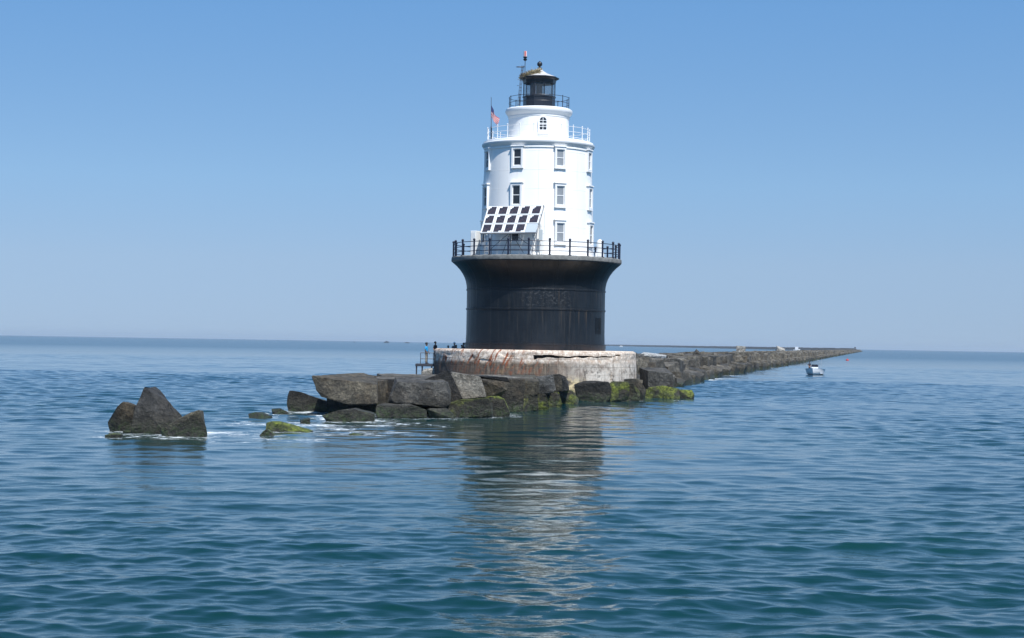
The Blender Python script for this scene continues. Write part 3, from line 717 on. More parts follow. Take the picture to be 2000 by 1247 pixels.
# windows
def window(th, zc, hgt, rad, pm, low=False):
    Mx = radial(th, rad)
    W, G_ = .5, .29
    bm = bmesh.new(); z0, z1 = zc - hgt / 2, zc + hgt / 2
    boxm(bm, Mx, -W, -G_ - .06, -.2, .17, z0, z1); boxm(bm, Mx, G_ + .06, W, -.2, .17, z0, z1)
    boxm(bm, Mx, -G_ - .06, G_ + .06, -.2, .165, z1 - .2, z1); boxm(bm, Mx, -G_ - .06, G_ + .06, -.2, .165, z0, z0 + .16)
    fr = finish('window', bm, M['trim'], LH)
    bm = bmesh.new(); boxm(bm, Mx, -W - .08, W + .08, -.1, .23, z1 + .003, z1 + .07); boxm(bm, Mx, -W - .04, W + .04, -.1, .20, z1 + .07, z1 + .11)
    finish('hood', bm, M['trim'], fr)
    bm = bmesh.new(); boxm(bm, Mx, -W - .03, W + .03, -.1, .185, z0 - .06, z0 - .003); finish('sill', bm, M['trim'], fr)
    bm = bmesh.new(); a, b = z0 + .16, z1 - .2; mid = (a + b) / 2
    for zz in (a, mid - .03, b - .06): boxm(bm, Mx, -G_ - .06, G_ + .06, -.05, .075, zz, zz + .06)
    for s in (-1, 1): boxm(bm, Mx, s * (G_ + .03) - .032, s * (G_ + .03) + .032, -.05, .072, a + .06, b - .06)
    finish('sash', bm, M['trim'], fr)
    bm = bmesh.new(); boxm(bm, Mx, -G_, G_, -.04, .045, a + .06, b - .06); finish('pane', bm, pm, fr)
for zc, hh in ((19.75, 1.75), (16.62, 1.95), (13.55, 1.95)):
    for k in range(8):
        th = R(22.5 + 45 * k)
        tn = (22.5 + 45 * k + 180) % 360 - 180
        window(th, zc, hh, TR(zc), M['pane_dark'] if tn < 0 or zc < 14 and tn > 40 else M['pane_pale'])
# arched window on the watch room
Mx = radial(R(7), 2.57)
bm = bmesh.new(); NA = 14
def arch(bm, w_, z0, zs_, y0, y1, w2, z02, drop=0):
    outer = [(-w_, z0)] + [(-w_ * math.cos(math.pi * i / NA), zs_ + w_ * math.sin(math.pi * i / NA)) for i in range(NA + 1)] + [(w_, z0)]
    inner = [(-w2, z02)] + [(-w2 * math.cos(math.pi * i / NA), zs_ + w2 * math.sin(math.pi * i / NA)) for i in range(NA + 1)] + [(w2, z02)]
    L = len(outer)
    fo = [[bm.verts.new(Mx @ Vector((x, y_, z))) for x, z in outer] for y_ in (y0, y1)]
    fi = [[bm.verts.new(Mx @ Vector((x, y_, z))) for x, z in inner] for y_ in (y0, y1)]
    for i in range(L):
        j = (i + 1) % L
        bm.faces.new((fo[1][i], fo[1][j], fi[1][j], fi[1][i])); bm.faces.new((fo[0][i], fo[0][j], fo[1][j], fo[1][i])); bm.faces.new((fi[0][i], fi[0][j], fi[1][j], fi[1][i]))
arch(bm, .42, 22.0, 23.0, -.1, .13, .29, 22.22)
boxm(bm, Mx, -.46, .46, -.1, .2, 21.9, 21.997)
aw = finish('arched_window', bm, M['trim'], LH)
bm = bmesh.new()
pts = [(-.29, 22.22)] + [(-.29 * math.cos(math.pi * i / NA), 23.0 + .29 * math.sin(math.pi * i / NA)) for i in range(NA + 1)] + [(.29, 22.22)]
bm.faces.new([bm.verts.new(Mx @ Vector((x, .06, z))) for x, z in pts]); finish('pane', bm, M['pane_dark'], aw)
bm = bmesh.new()
boxm(bm, Mx, -.022, .022, .055, .09, 22.22, 23.27)
for zz, hh in ((22.47, .04), (22.73, .07), (22.99, .04)): boxm(bm, Mx, -.29, .29, .055, .095, zz, zz + hh)
finish('glazing_bars', bm, M['trim'], aw)
# railings
def railing(name, rad, z0, h, n, off, rails, mat, pr, ballr, rr_):
    bm = bmesh.new()
    for f in rails: tube(bm, [polar(2 * math.pi * i / 96, rad, z0 + h * f) for i in range(96)], rr_, 6, closed=True)
    rl = finish(name, bm, mat, LH)
    for k in range(n):
        bm = bmesh.new(); th = off + 2 * math.pi * k / n
        tube(bm, [polar(th, rad, z0), polar(th, rad, z0 + .05)], pr * 1.9, 8)
        tube(bm, [polar(th, rad, z0 + .05), polar(th, rad, z0 + h)], pr, 8)
        if ballr: ball(bm, polar(th, rad, z0 + h + ballr * .6), ballr, sub=2)
        finish('post', bm, mat, rl, angle=60)
railing('lower_gallery_railing', 7.06, 11.54, 1.22, 26, R(-6), (.3, .62, .94), M['navy'], .075, .115, .032)
railing('upper_gallery_railing', 4.34, 21.4, 1.12, 23, R(-6), (.14, .55, .93), M['trim'], .034, .055, .020)
railing('lantern_gallery_railing', 2.56, 24.24, 1.06, 12, R(-70), (.45, .92), M['blackp'], .030, 0, .020)
# lantern
NL = 10; A0 = R(18)
bm = bmesh.new(); lathe(bm, [(1.40, 24.26), (1.40, 24.36), (1.36, 24.38), (1.36, 25.22), (1.42, 25.24), (1.42, 25.34), (0, 25.34)], NL, A0); finish('lantern_parapet', bm, M['blackp'], LH, angle=10)
bm = bmesh.new()
for k in range(NL):
    th = A0 + 2 * math.pi * k / NL; tube(bm, [polar(th, 1.34, 25.34), polar(th, 1.34, 26.62)], .035, 6)
lathe(bm, [(1.30, 26.45), (1.38, 26.45), (1.44, 26.75), (1.36, 26.8), (1.30, 26.8)], NL, A0)
finish('lantern_frame', bm, M['blackp'], LH, angle=20)
for k in range(NL):
    bm = bmesh.new(); a, b = A0 + 2 * math.pi * k / NL, A0 + 2 * math.pi * (k + 1) / NL
    bm.faces.new([bm.verts.new(polar(x, 1.31, z)) for x, z in ((a, 25.34), (b, 25.34), (b, 26.46), (a, 26.46))])
    finish('lantern_pane', bm, M['lantern_glass'], LH)
bm = bmesh.new()
lathe(bm, [(.0, 26.75), (1.42, 26.72), (1.66, 26.84), (1.70, 26.92), (1.62, 26.97)], NL, A0, mi=0)
lathe(bm, [(1.62, 26.97), (1.25, 27.10), (.75, 27.30), (.34, 27.54), (.22, 27.68), (.22, 27.73), (0, 27.75)], NL, A0, mi=1)
rf = finish('lantern_roof', bm, [M['blackp'], M['roofw']], LH, angle=14)
bm = bmesh.new(); tube(bm, [(0, 0, 27.73), (0, 0, 27.81), (0, 0, 27.85), (0, 0, 27.95)], [.2, .2, .08, .08], 12); ball(bm, Vector((0, 0, 28.13)), .225, sub=3)
tube(bm, [(0, 0, 28.33), (0, 0, 28.40)], [.06, .03], 8)
finish('ball_finial', bm, M['blackp'], rf)
bm = bmesh.new(); lathe(bm, [(0, 25.34), (.35, 25.35), (.3, 25.55), (.28, 25.6), (.28, 26.2), (.2, 26.3), (0, 26.32)], 24)
boxm(bm, radial(R(-35), .95), -.28, .28, -.02, .02, 25.35, 26.55)
finish('lamp', bm, plain('lamp_brown', (.10, .06, .05), .4), LH)
# nest
nt = []; bm = bmesh.new(); r5 = random.Random(3)
NC = Vector((-.78, -.50, 27.22))
for i in range(900):
    a = r5.uniform(0, 2 * math.pi); q = r5.random() ** .6
    c = Vector((NC.x + .78 * q * math.cos(a), NC.y + .66 * q * math.sin(a), NC.z + r5.uniform(-.10, .17) - .08 * q + .30 * q * math.cos(a)))
    dr = Vector((r5.gauss(0, 1), r5.gauss(0, 1), r5.gauss(0, .28))).normalized() * r5.uniform(.14, .42)
    tube(bm, [c - dr, c + dr], r5.uniform(.010, .022), 4)
for i in range(14):
    a = r5.uniform(0, 6.28); c = NC + Vector((.8 * math.cos(a), .65 * math.sin(a), -.1)); tube(bm, [c, c + Vector((r5.uniform(-.1, .1), -.05, -r5.uniform(.15, .45)))], .012, 4)
tag(finish('bird_nest', bm, M['straw'], None, (AX[0], AX[1], 0)), 'shaggy stick nest on the left side of the lantern roof', 'nest')
# mast with beacon
MS = empty('beacon_mast', (AX[0] - 1.75, AX[1] - 1.1, 24.26)); tag(MS, 'thin black ladder mast with loop and warning lamp beside the lantern', 'mast')
bm = bmesh.new(); H = 3.55
stl = [((-.10, 0, 0), (.22, 0, H)), ((.12, 0, 0), (.38, 0, H)), ((.0, .2, 0), (.30, .1, H))]
for a, b in stl: tube(bm, [a, b], .022, 6)
for k in range(1, 13):
    f = k / 12.5; P = [Vector(a).lerp(Vector(b), f) for a, b in stl]
    tube(bm, [P[0], P[1]], .015, 5); tube(bm, [P[1], P[2]], .012, 5); tube(bm, [P[2], P[0]], .012, 5)
tube(bm, [(.0, 0, 1.85), (-.15, 0, 1.85)], .02, 5)
finish('lattice', bm, M['dsteel'], MS)
bm = bmesh.new(); tube(bm, [(.10 + .33 * math.cos(t_), .18 * math.sin(t_), H - .12 + .0) for t_ in [2 * math.pi * i / 20 for i in range(20)]], .026, 6, closed=True)
finish('loop_antenna', bm, M['dsteel'], MS)
bm = bmesh.new(); tube(bm, [(.50, 0, 2.7), (.50, 0, H + .5)], .028, 8); tube(bm, [(.22, 0, 2.9), (.5, 0, 2.9)], .02, 5); tube(bm, [(.35, 0, 3.5), (.5, 0, 3.5)], .02, 5)
finish('pole', bm, M['dsteel'], MS)
bm = bmesh.new(); Mt = Matrix.Translation((.5, 0, 0))
tube(bm, [(.5, 0, z) for z in (H + .42, H + .52, H + .55, H + .63, H + .66, H + .74, H + .77)], [.10, .17, .17, .07, .15, .19, .12], 12)
bc = finish('beacon', bm, M['blackp'], MS)
bm = bmesh.new(); tube(bm, [(.5, 0, H + .76), (.5, 0, H + 1.22)], .14, 12); finish('lens', bm, plain('pale_pink_lens', (.75, .52, .50), .2, .05), bc)
bm = bmesh.new(); tube(bm, [(.5, -.11, H + .80), (.5, -.11, H + 1.2)], .055, 8); finish('red_lamp', bm, M['red'], bc)
# flag
fp = polar(R(-67), 4.34, 21.4)
FP = empty('flagpole', (AX[0] + fp.x, AX[1] + fp.y, 21.4)); tag(FP, 'short flagpole with limp striped flag on the upper white gallery rail', 'flagpole')
bm = bmesh.new(); tube(bm, [(0, 0, 0), (-.06, 0, 3.6)], [.03, .02], 8); tube(bm, [(0, 0, 0), (0, 0, 1.1)], .05, 8); finish('pole', bm, M['dsteel'], FP)
bm = bmesh.new(); NU, NV = 22, 26; vs = {}
for i in range(NU + 1):
    for j in range(NV + 1):
        u, v = i / NU, j / NV          # u along the fly, v down the hoist
        x = -.05 + .68 * u + .15 * math.sin(7 * u + 2.5 * v) * u + .18 * math.sin(2.2 * u) * (v - .5) - .35 * v * u ** 2
        y_ = .16 * math.sin(9 * u + 3 * v) * min(1, 2 * u)
        z = 3.0 - .98 * v * (1 - .2 * u) - 1.15 * u ** .9
        vs[i, j] = bm.verts.new((x, y_, z))
for i in range(NU):
    for j in range(NV):
        f = bm.faces.new((vs[i, j], vs[i + 1, j], vs[i + 1, j + 1], vs[i, j + 1]))
        f.material_index = 2 if (i < 9 and j < 14) else (0 if (j // 3) % 2 == 0 else 1)
# white stars as small quads in the canton
finish('flag', bm, [plain('flag_red', (.48, .006, .014), .8), plain('flag_white', (.58, .56, .56), .8), plain('flag_blue', (.02, .03, .12), .8)], FP, angle=180, recalc=False)
# solar array
PH = R(-24)
SA = empty('solar_array', (AX[0] + 5.62 * math.sin(R(-22.5)), AX[1] - 5.62 * math.cos(R(-22.5)), 11.56), PH)
tag(SA, 'tilted rack of fourteen solar panels standing on the black railed gallery', 'solar array')
TL = R(58); CZ = 2.95
Mp = Matrix.Translation((0, 0, CZ)) @ Matrix.Rotation(-(math.pi / 2 - TL), 4, 'X')   # local x across, z up the slope, -y outward
PW, PHt = 5.0, 2.72
bm = bmesh.new()
for zz in (-PHt / 2, -PHt / 6, PHt / 6, PHt / 2): boxm(bm, Mp, -PW / 2 - .03, PW / 2 + .03, 0.0, .1, zz - .04, zz + .04)
for k in range(6): boxm(bm, Mp, -PW / 2 + PW / 5 * k - .03, -PW / 2 + PW / 5 * k + .03, .1, .16, -PHt / 2, PHt / 2)
finish('frame', bm, M['metal'], SA)
for r_ in range(3):
    for c_ in range(5):
        x0 = -PW / 2 + PW / 5 * c_ + .02; z0 = -PHt / 2 + PHt / 3 * r_ + .02; x1 = x0 + PW / 5 - .04; z1 = z0 + PHt / 3 - .04
        blank = (r_ == 0 and c_ == 4)
        bm = bmesh.new(); boxm(bm, Matrix.Identity(4), -(x1 - x0) / 2, (x1 - x0) / 2, -.04, -.003, -(z1 - z0) / 2, (z1 - z0) / 2)
        Mc = Mp @ Matrix.Translation(((x0 + x1) / 2, 0, (z0 + z1) / 2))
        p_ = finish('blank_panel' if blank else 'solar_panel', bm, M['blank'] if blank else M['board'], SA); p_.matrix_basis = Mc
        if not blank:
            bm = bmesh.new(); sz = .118; sv_ = .124; ox, oz = -.35, -.37
            for i in range(6):
                for j in range(6):
                    if r_ > 0 and i < 2 and j == 5: continue
                    if r_ == 0 and i > 3 and j == 0: continue
                    if r_ > 0 and i == 0 and j == 4 and c_ % 2 == 0: continue
                    boxm(bm, I4, ox + i * sz, ox + (i + 1) * sz - .001, -.052, -.0405, oz + j * sv_, oz + (j + 1) * sv_ - .001)
            finish('cells', bm, M['cell'], p_)
def loc(x, y_, z): return Mp @ Vector((x, y_, z))
for sx in (-2.15, 2.15):
    bm = bmesh.new(); b0 = loc(sx, .15, -PHt / 2 + .1); t0 = loc(sx, .15, PHt / 2 - .1)
    tube(bm, [b0, (b0.x, b0.y, 0)], .035, 6); tube(bm, [(b0.x + .28, b0.y + .1, b0.z), (b0.x + .28, b0.y + .1, 0)], .025, 6)
    tube(bm, [t0, (t0.x, t0.y, .0)], .035, 6)
    for q in range(4): zq = .3 + q * .42; tube(bm, [(b0.x, b0.y, zq), (b0.x + .28, b0.y + .1, zq)], .018, 5)
    finish('leg', bm, M['metal'], SA)
bm = bmesh.new()
cb = loc(.1, .2, -PHt / 2 + .25)
for tx, tz, ty in ((-2.0, .45, .5), (-.9, .1, .6), (1.0, .2, .6), (2.0, .55, .5)): tube(bm, [cb, (tx, cb.y + ty, tz)], .022, 5)
tube(bm, [cb, (cb.x, cb.y, 0)], .03, 6)
tube(bm, [(-2.1, cb.y + .5, .5), (2.1, cb.y + .5, .5)], .02, 5)
finish('bracing', bm, M['dsteel'], SA)
# gallery gear
def gear(th, rad, z=11.56): return (AX[0] + rad * math.sin(R(th)), AX[1] - rad * math.cos(R(th)), z)
bm = bmesh.new(); boxm(bm, I4, -.27, .27, -.4, .4, .0, 2.15); bevel_all(bm, .03); boxm(bm, I4, -.21, .21, -.43, -.4, .1, 2.0); boxm(bm, I4, .12, .16, -.46, -.43, 1, 1.2)
o = finish('equipment_cabinet', bm, M['board'], None, gear(-70, 5.5)); o.rotation_euler.z = R(-30); tag(o, 'tall pale cabinet at the left edge of the tower foot on the black gallery', 'cabinet')
bm = bmesh.new(); tube(bm, [(0, 0, z) for z in (0, .08, .1, 1.15, 1.4, 1.55, 1.62)], [.36, .36, .27, .27, .25, .17, .02], 20)
boxm(bm, I4, -.36, .36, -.3, .3, .0, .5); boxm(bm, I4, -.2, .2, -.34, -.3, .15, .4)
tag(finish('fog_signal', bm, M['board'], None, gear(67, 5.7)), 'white domed cylinder standing on the gallery right of the tower', 'fog signal')
bm = bmesh.new(); boxm(bm, I4, -.16, .16, -.1, .1, 1.25, 2.15); bevel_all(bm, .02); tube(bm, [(.28, 0, 0), (.28, 0, 3.6)], .02, 6); tube(bm, [(-.05, 0, 0), (-.05, 0, 1.25)], .02, 6); tube(bm, [(.15, 0, 0), (.15, 0, 1.25)], .02, 6); tube(bm, [(.28, 0, 1.8), (.1, 0, 1.8)], .02, 5)
tag(finish('junction_box', bm, M['blank'], None, gear(2.5, 5.35)), 'small grey junction box on thin poles at the right end of the solar panels', 'electrical box')

# ------------------------------------------------------------------ landing platform
PL = empty('landing_platform', (-7.3, 150, 2.5)); tag(PL, 'dark steel boarding platform with handrail at the left side of the base', 'platform')
bm = bmesh.new(); boxm(bm, I4, -.78, .9, -1.2, 1.0, -.22, 0); bevel_all(bm, .02); finish('deck', bm, M['dsteel'], PL)
for x in (-.68, -.2, .6):
    bm = bmesh.new(); boxm(bm, I4, x - .06, x + .06, -1.1, -.95, -2.3, -.223); finish('leg', bm, M['dsteel'], PL)
bm = bmesh.new()
for zz in (.42, .92): tube(bm, [(-.35, -1.1, zz), (.85, -1.1, zz)], .028, 6)
hr = finish('handrail', bm, M['dsteel'], PL)
for x in (-.35, .22, .72):
    bm = bmesh.new(); tube(bm, [(x, -1.1, 0), (x, -1.1, .92)], .028, 6); finish('post', bm, M['dsteel'], hr)

# ------------------------------------------------------------------ people
def skin_mesh(name, nodes, edges, mat, parent, sub=1, root=0):
    me = bpy.data.meshes.new(name + '_tmp'); me.from_pydata([n[0] for n in nodes], edges, [])
    o = bpy.data.objects.new(name + '_tmp', me); C.objects.link(o)
    m = o.modifiers.new('s', 'SKIN'); m.use_smooth_shade = True
    for i, n in enumerate(nodes):
        sv = me.skin_vertices[0].data[i]; sv.radius = n[1] if isinstance(n[1], tuple) else (n[1], n[1]); sv.use_root = (i == root)
    s = o.modifiers.new('u', 'SUBSURF'); s.levels = sub; s.render_levels = sub
    dg = bpy.context.evaluated_depsgraph_get(); dg.update()
    em = bpy.data.meshes.new_from_object(o.evaluated_get(dg)); em.name = name
    bpy.data.objects.remove(o); bpy.data.meshes.remove(me)
    em.materials.clear(); em.materials.append(mat)
    q = bpy.data.objects.new(name, em); C.objects.link(q); q.parent = parent
    return q
def person(loc_, rz, label, shirt, trousers, skin, hat=None, hatbrim=True, scale=1.0, arm=0.0, hairc=(.02, .015, .012)):
    P = empty('person', loc_, rz); P.scale = (scale,) * 3; tag(P, label, 'person')
    N = [((0, 0, .95), .125), ((0, 0, 1.12), .12), ((0, 0, 1.34), (.15, .11)), ((0, 0, 1.45), .07), ((0, -.01, 1.53), .052), ((0, -.025, 1.60), (.062, .075)), ((0, -.015, 1.67), (.074, .09)), ((0, 0, 1.74), .05)]
    E = [(i, i + 1) for i in range(7)]
    N.append(((0, -.115, 1.635), .012)); E.append((6, len(N) - 1))
    for s in (-1, 1): N.append(((s * .082, 0, 1.64), .012)); E.append((6, len(N) - 1))
    for s in (-1, 1):
        b = len(N); ay = -arm
        pts = [((s * .175, 0, 1.41), .058), ((s * .235, .02, 1.13), .043), ((s * .235, -.08 + ay * .6, .92 + arm * .3), .03), ((s * .228, -.10 + ay * .7, .87 + arm * .32), (.022, .036))]
        N.extend(pts); E += [(2, b), (b, b + 1), (b + 1, b + 2), (b + 2, b + 3)]
        h = Vector(pts[3][0])
        for k in range(4):
            i0 = len(N); dx = (k - 1.5) * .019; ln = (.07, .08, .075, .06)[k]
            N.append((tuple(h + Vector((-s * .004, dx, -.035))), .009)); N.append((tuple(h + Vector((-s * .012, dx - .006, -.035 - ln * .55))), .0085)); N.append((tuple(h + Vector((-s * .028, dx - .01, -.035 - ln))), .0075))
            E += [(b + 3, i0), (i0, i0 + 1), (i0 + 1, i0 + 2)]
        i0 = len(N); N.append((tuple(h + Vector((-s * .012, -.04, -.008))), .010)); N.append((tuple(h + Vector((-s * .022, -.055, -.045))), .009)); E += [(b + 3, i0), (i0, i0 + 1)]
        b = len(N)
        N.extend([((s * .09, 0, .86), .088), ((s * .10, -.02, .48), .055), ((s * .105, .02, .09), .036), ((s * .11, -.12, .035), .03)])
        E += [(0, b), (b, b + 1), (b + 1, b + 2), (b + 2, b + 3)]
    skin_mesh('body', N, E, skin, P)
    N = [((0, 0, .90), .145), ((0, 0, 1.12), .14), ((0, 0, 1.34), (.17, .13)), ((0, 0, 1.44), .085)]; E = [(0, 1), (1, 2), (2, 3)]
    for s in (-1, 1):
        b = len(N); N += [((s * .18, 0, 1.41), .072), ((s * .24, .02, 1.17), .06)]; E += [(2, b), (b, b + 1)]
    skin_mesh('shirt', N, E, shirt, P)
    N = [((0, 0, .97), .138), ((0, 0, .90), .135)]; E = [(0, 1)]
    for s in (-1, 1):
        b = len(N); N += [((s * .09, 0, .84), .10), ((s * .10, -.02, .48), .075), ((s * .105, .02, .12), .06)]; E += [(1, b), (b, b + 1), (b + 1, b + 2)]
    skin_mesh('trousers', N, E, trousers, P)
    for s in (-1, 1):
        bm = bmesh.new(); ball(bm, Vector((s * .11, -.06, .04)), .05, (1, 2.7, .9)); finish('shoe', bm, M['blackp'], P, angle=60)
    bm = bmesh.new(); ball(bm, Vector((0, .015, 1.69)), .103, (.95, 1.1, .9))
    for v in list(bm.verts):
        if v.co.z < 1.66 and v.co.y < 0: v.co.z = 1.69
    finish('hair', bm, plain('hair', hairc, .7), P, angle=60)
    if hat:
        bm = bmesh.new(); ball(bm, Vector((0, .0, 1.74)), .112, (1, 1.12, .75))
        if hatbrim: boxm(bm, I4, -.07, .07, -.24, -.08, 1.70, 1.72)
        finish('cap', bm, hat, P, angle=50)
    return P
blue = plain('blue_shirt', (.02, .30, .62), .8, .1); khaki = plain('khaki_cloth', (.28, .25, .20), .85, .1)
darkc = plain('dark_cloth', (.015, .016, .028), .85, .2); redc = plain('maroon_cloth', (.14, .03, .03), .85, .2); grey = plain('grey_cloth', (.10, .10, .11), .85, .2)
capd = plain('dark_cap', (.03, .035, .04), .7); capw = plain('white_cap', (.80, .80, .80), .7)
person((-7.2, 149.6, 2.5), R(70), 'person in bright blue shirt and grey cap standing behind the platform handrail', blue, khaki, M['dskin'], capd, arm=.1)
person((-6.55, 151.8, 2.62), R(60), 'person in dark clothes half hidden behind the left rim of the base', darkc, darkc, M['skin'])
zg = 2.42
def behind(px, top, Y, *a, **k):
    p = at(px, top, Y); sc = k.pop('scale', 1.0); return person((p.x, Y, p.z - 1.80 * sc), *a, scale=sc, **k)
behind(875.5, 674.6, 158.5, R(10), 'person with dark hair whose head alone shows behind the rim, furthest left of the group', darkc, grey, M['dskin'])
behind(887.6, 668.8, 160, R(-20), 'person in a white cap standing behind the rim of the base', grey, khaki, M['skin'], hat=capw, hatbrim=False)
behind(890.8, 673.2, 158, R(15), 'person in maroon standing just in front of the white-capped one', redc, darkc, M['dskin'])
behind(902.5, 673.2, 158, R(60), 'shorter person in maroon and dark hair near the left foot of the black caisson', redc, darkc, M['skin'])
behind(905.8, 670, 159.2, R(20), 'taller dark-capped person beside the left foot of the black caisson', darkc, darkc, M['dskin'], hat=capd)
# stepping stones the group stands on
for i, (x, y_, zt) in enumerate(((-5.6, 158.6, 2.3), (-4.6, 160.6, 2.5), (-4.2, 158.4, 2.3), (-5.3, 153.8, 2.5))):
    pts = [Vector((sx * 1.3, sy * 1.2, sz * .9)) for sx in (-1, 1) for sy in (-1, 1) for sz in (-1, 1)]
    o = finish('boulder', rock_mesh(pts, .4, .06, .06, 300 + i), RK['slab'], None, (x, y_, zt - .93)); tag(o, 'flat stone behind the base that the visitors stand on', 'boulder', 'flat stones under the visitors')

# ------------------------------------------------------------------ boats
def hull_mesh(L, Wd, Hh, n=22):
    bm = bmesh.new(); rows = []
    for i in range(n + 1):
        s = i / n                                   # stern to bow (bow at -y)
        hb = Wd / 2 * (1 - max(0, (s - .45) / .55) ** 2.4) * (.9 + .1 * min(1, s * 4)); yy = L / 2 - L * s
        sh = Hh * (1 + .30 * s ** 2); kz = -.28 + .42 * max(0, (s - .72) / .28) ** 2
        hb = max(hb, .015)
        row = []
        for t_, (fx, fz) in enumerate(((0, 0), (.55, .16), (.86, .34), (.92, .7), (1.0, .97), (1.02, 1.0), (.90, 1.0), (.86, .93), (.80, .45), (0, .42))):
            row.append((fx * hb, yy - (.28 * fz * max(0, (s - .6) / .4)), kz + (sh - kz) * fz))
        rows.append(row)
    V = []
    for row in rows:
        V.append([bm.verts.new(p) for p in row] + [bm.verts.new((-x, y_, z)) for x, y_, z in reversed(row[1:-1])])
    K = len(V[0])
    for a, b in zip(V, V[1:]):
        for k in range(K): bm.faces.new((a[k], a[(k + 1) % K], b[(k + 1) % K], b[k]))
    bm.faces.new(V[0]); bm.faces.new(V[-1])
    return bm
gel = plain('white_gelcoat', (.78, .79, .80), .25, .04); gelg = plain('grey_gelcoat', (.50, .52, .53), .3, .05)
p = ground(1596, 733)
BT = empty('motorboat', (p.x, p.y + 2.2, .05), R(-15)); BT.scale = (1.25, 1.1, 1.05); tag(BT, 'small white open motorboat facing the viewer on the water right of the jetty', 'boat')
finish('hull', hull_mesh(5.8, 2.5, .80), gel, BT, angle=40)
bm = bmesh.new(); boxm(bm, I4, -.42, .42, -.3, .35, .3, 1.18); boxm(bm, I4, -.38, .38, -.8, -.3, .3, .85); bevel_all(bm, .04); finish('console', bm, gel, BT)
bm = bmesh.new(); boxm(bm, I4, -.42, .42, -.34, -.05, 1.19, 1.56); bevel_all(bm, .05); finish('windscreen', bm, M['blackp'], BT)
bm = bmesh.new(); tube(bm, [(.5, .2, .4), (.5, .2, 2.2), (.2, .2, 2.25)], .025, 6); tube(bm, [(.62, 1.6, .8), (.7, 1.9, 2.4)], .015, 5); finish('grab_rail', bm, M['metal'], BT)
bm = bmesh.new(); boxm(bm, I4, -.22, .22, 2.75, 3.25, .55, 1.25); bevel_all(bm, .08, 2); boxm(bm, I4, -.08, .08, 2.9, 3.15, -.5, .6); finish('outboard_motor', bm, M['blackp'], BT)
bm = bmesh.new(); boxm(bm, I4, -.5, .5, .8, 1.3, .3, .75); bevel_all(bm, .04); finish('seat', bm, gelg, BT)
bp = BT.matrix_basis @ Vector((-.72, .25, .42))
person((bp.x, bp.y, .38), R(25), 'person in dark navy clothes standing at the console of the white motorboat', darkc, darkc, M['skin'], hat=capd, arm=.25)
def small_boat(px, py, Y, L, Wd, Hh, rz, hm, label, cabin=None, name='motorboat', cm=None):
    q = at(px, py, Y); b = empty(name, (q.x, Y, 0.0), rz); tag(b, label, 'boat')
    finish('hull', hull_mesh(L, Wd, Hh, 12), hm, b, angle=40)
    if cabin:
        bm = bmesh.new(); boxm(bm, I4, -cabin[0] / 2, cabin[0] / 2, -cabin[1] / 2, cabin[1] / 2, Hh * .5, Hh + cabin[2]); bevel_all(bm, .1); finish('cabin', bm, cm or hm, b)
        bm = bmesh.new(); tube(bm, [(0, 0, Hh + cabin[2]), (0, 0, Hh + cabin[2] + cabin[3])], .12, 5); finish('mast', bm, M['metal'], b)
q = ground(1655, 704.5); bm = bmesh.new(); tube(bm, [(0, 0, -.4), (0, 0, -.1), (0, 0, .35), (0, 0, .5)], [.5, .62, .55, .2], 14); tube(bm, [(0, 0, .5), (0, 0, 1.0)], .06, 6)
tag(finish('mooring_buoy', bm, M['red'], None, (q.x, q.y, 0)), 'small red buoy on the water beyond the white motorboat', 'buoy')
small_boat(1556, 684, 2350, 9, 3.2, 2.2, R(70), gel, 'white cabin boat showing above the distant jetty', (2.6, 4, 3.4, 5))
small_boat(1213, 676, 3800, 8, 3, 1.6, R(80), gel, 'white speck of a boat before the left end of the far breakwater', (2, 3, 1.6, 1))
small_boat(755, 668, 4600, 13, 4, 2.6, R(85), M['dsteel'], 'left one of two dark boats on the horizon left of the lighthouse', (3, 5, 2.0, 1))
small_boat(795, 668.3, 4600, 12, 4, 1.8, R(95), M['dsteel'], 'right one of two dark boats on the horizon left of the lighthouse', (3, 5, 1.0, 1))
q = at(692, 667, 3400); bm = bmesh.new(); tube(bm, [(0, 0, -.5), (0, 0, .8), (0, 0, .9), (0, 0, 3.6), (0, 0, 4.0)], [1.1, 1.1, .4, .25, .1], 8)
tag(finish('buoy', bm, M['dsteel'], None, (q.x, 3400, 0)), 'faint channel buoy on the horizon left of the lighthouse', 'buoy')

# ------------------------------------------------------------------ water
rs = [5.0]
while rs[-1] < 16000:
    r_ = rs[-1]
    if r_ < 20: d = .5
    elif r_ < 60: d = max(.045, r_ * r_ / 7680 * .42)
    elif r_ < 230: d = .25
    elif r_ < 470: d = .9
    else: d = (r_ - 400) * .03 + .9
    rs.append(r_ + d)
rs = np.array(rs)
ang = np.concatenate([np.arange(-180, -45, 3.0), np.arange(-45, -19, .5), np.arange(-19, 19, .06), np.arange(19, 45, .5), np.arange(45, 180, 3.0)])
ang = np.radians(ang); NR, NAg = len(rs), len(ang)
RRr, AA = np.meshgrid(rs, ang, indexing='ij')
X = RRr * np.sin(AA); Y = RRr * np.cos(AA)
dr = np.gradient(rs)[:, None] * np.ones_like(AA)
dmx = np.maximum(dr, np.gradient(ang)[None, :] * RRr)
Z = np.zeros_like(X); DX = np.zeros_like(X); DY = np.zeros_like(X)
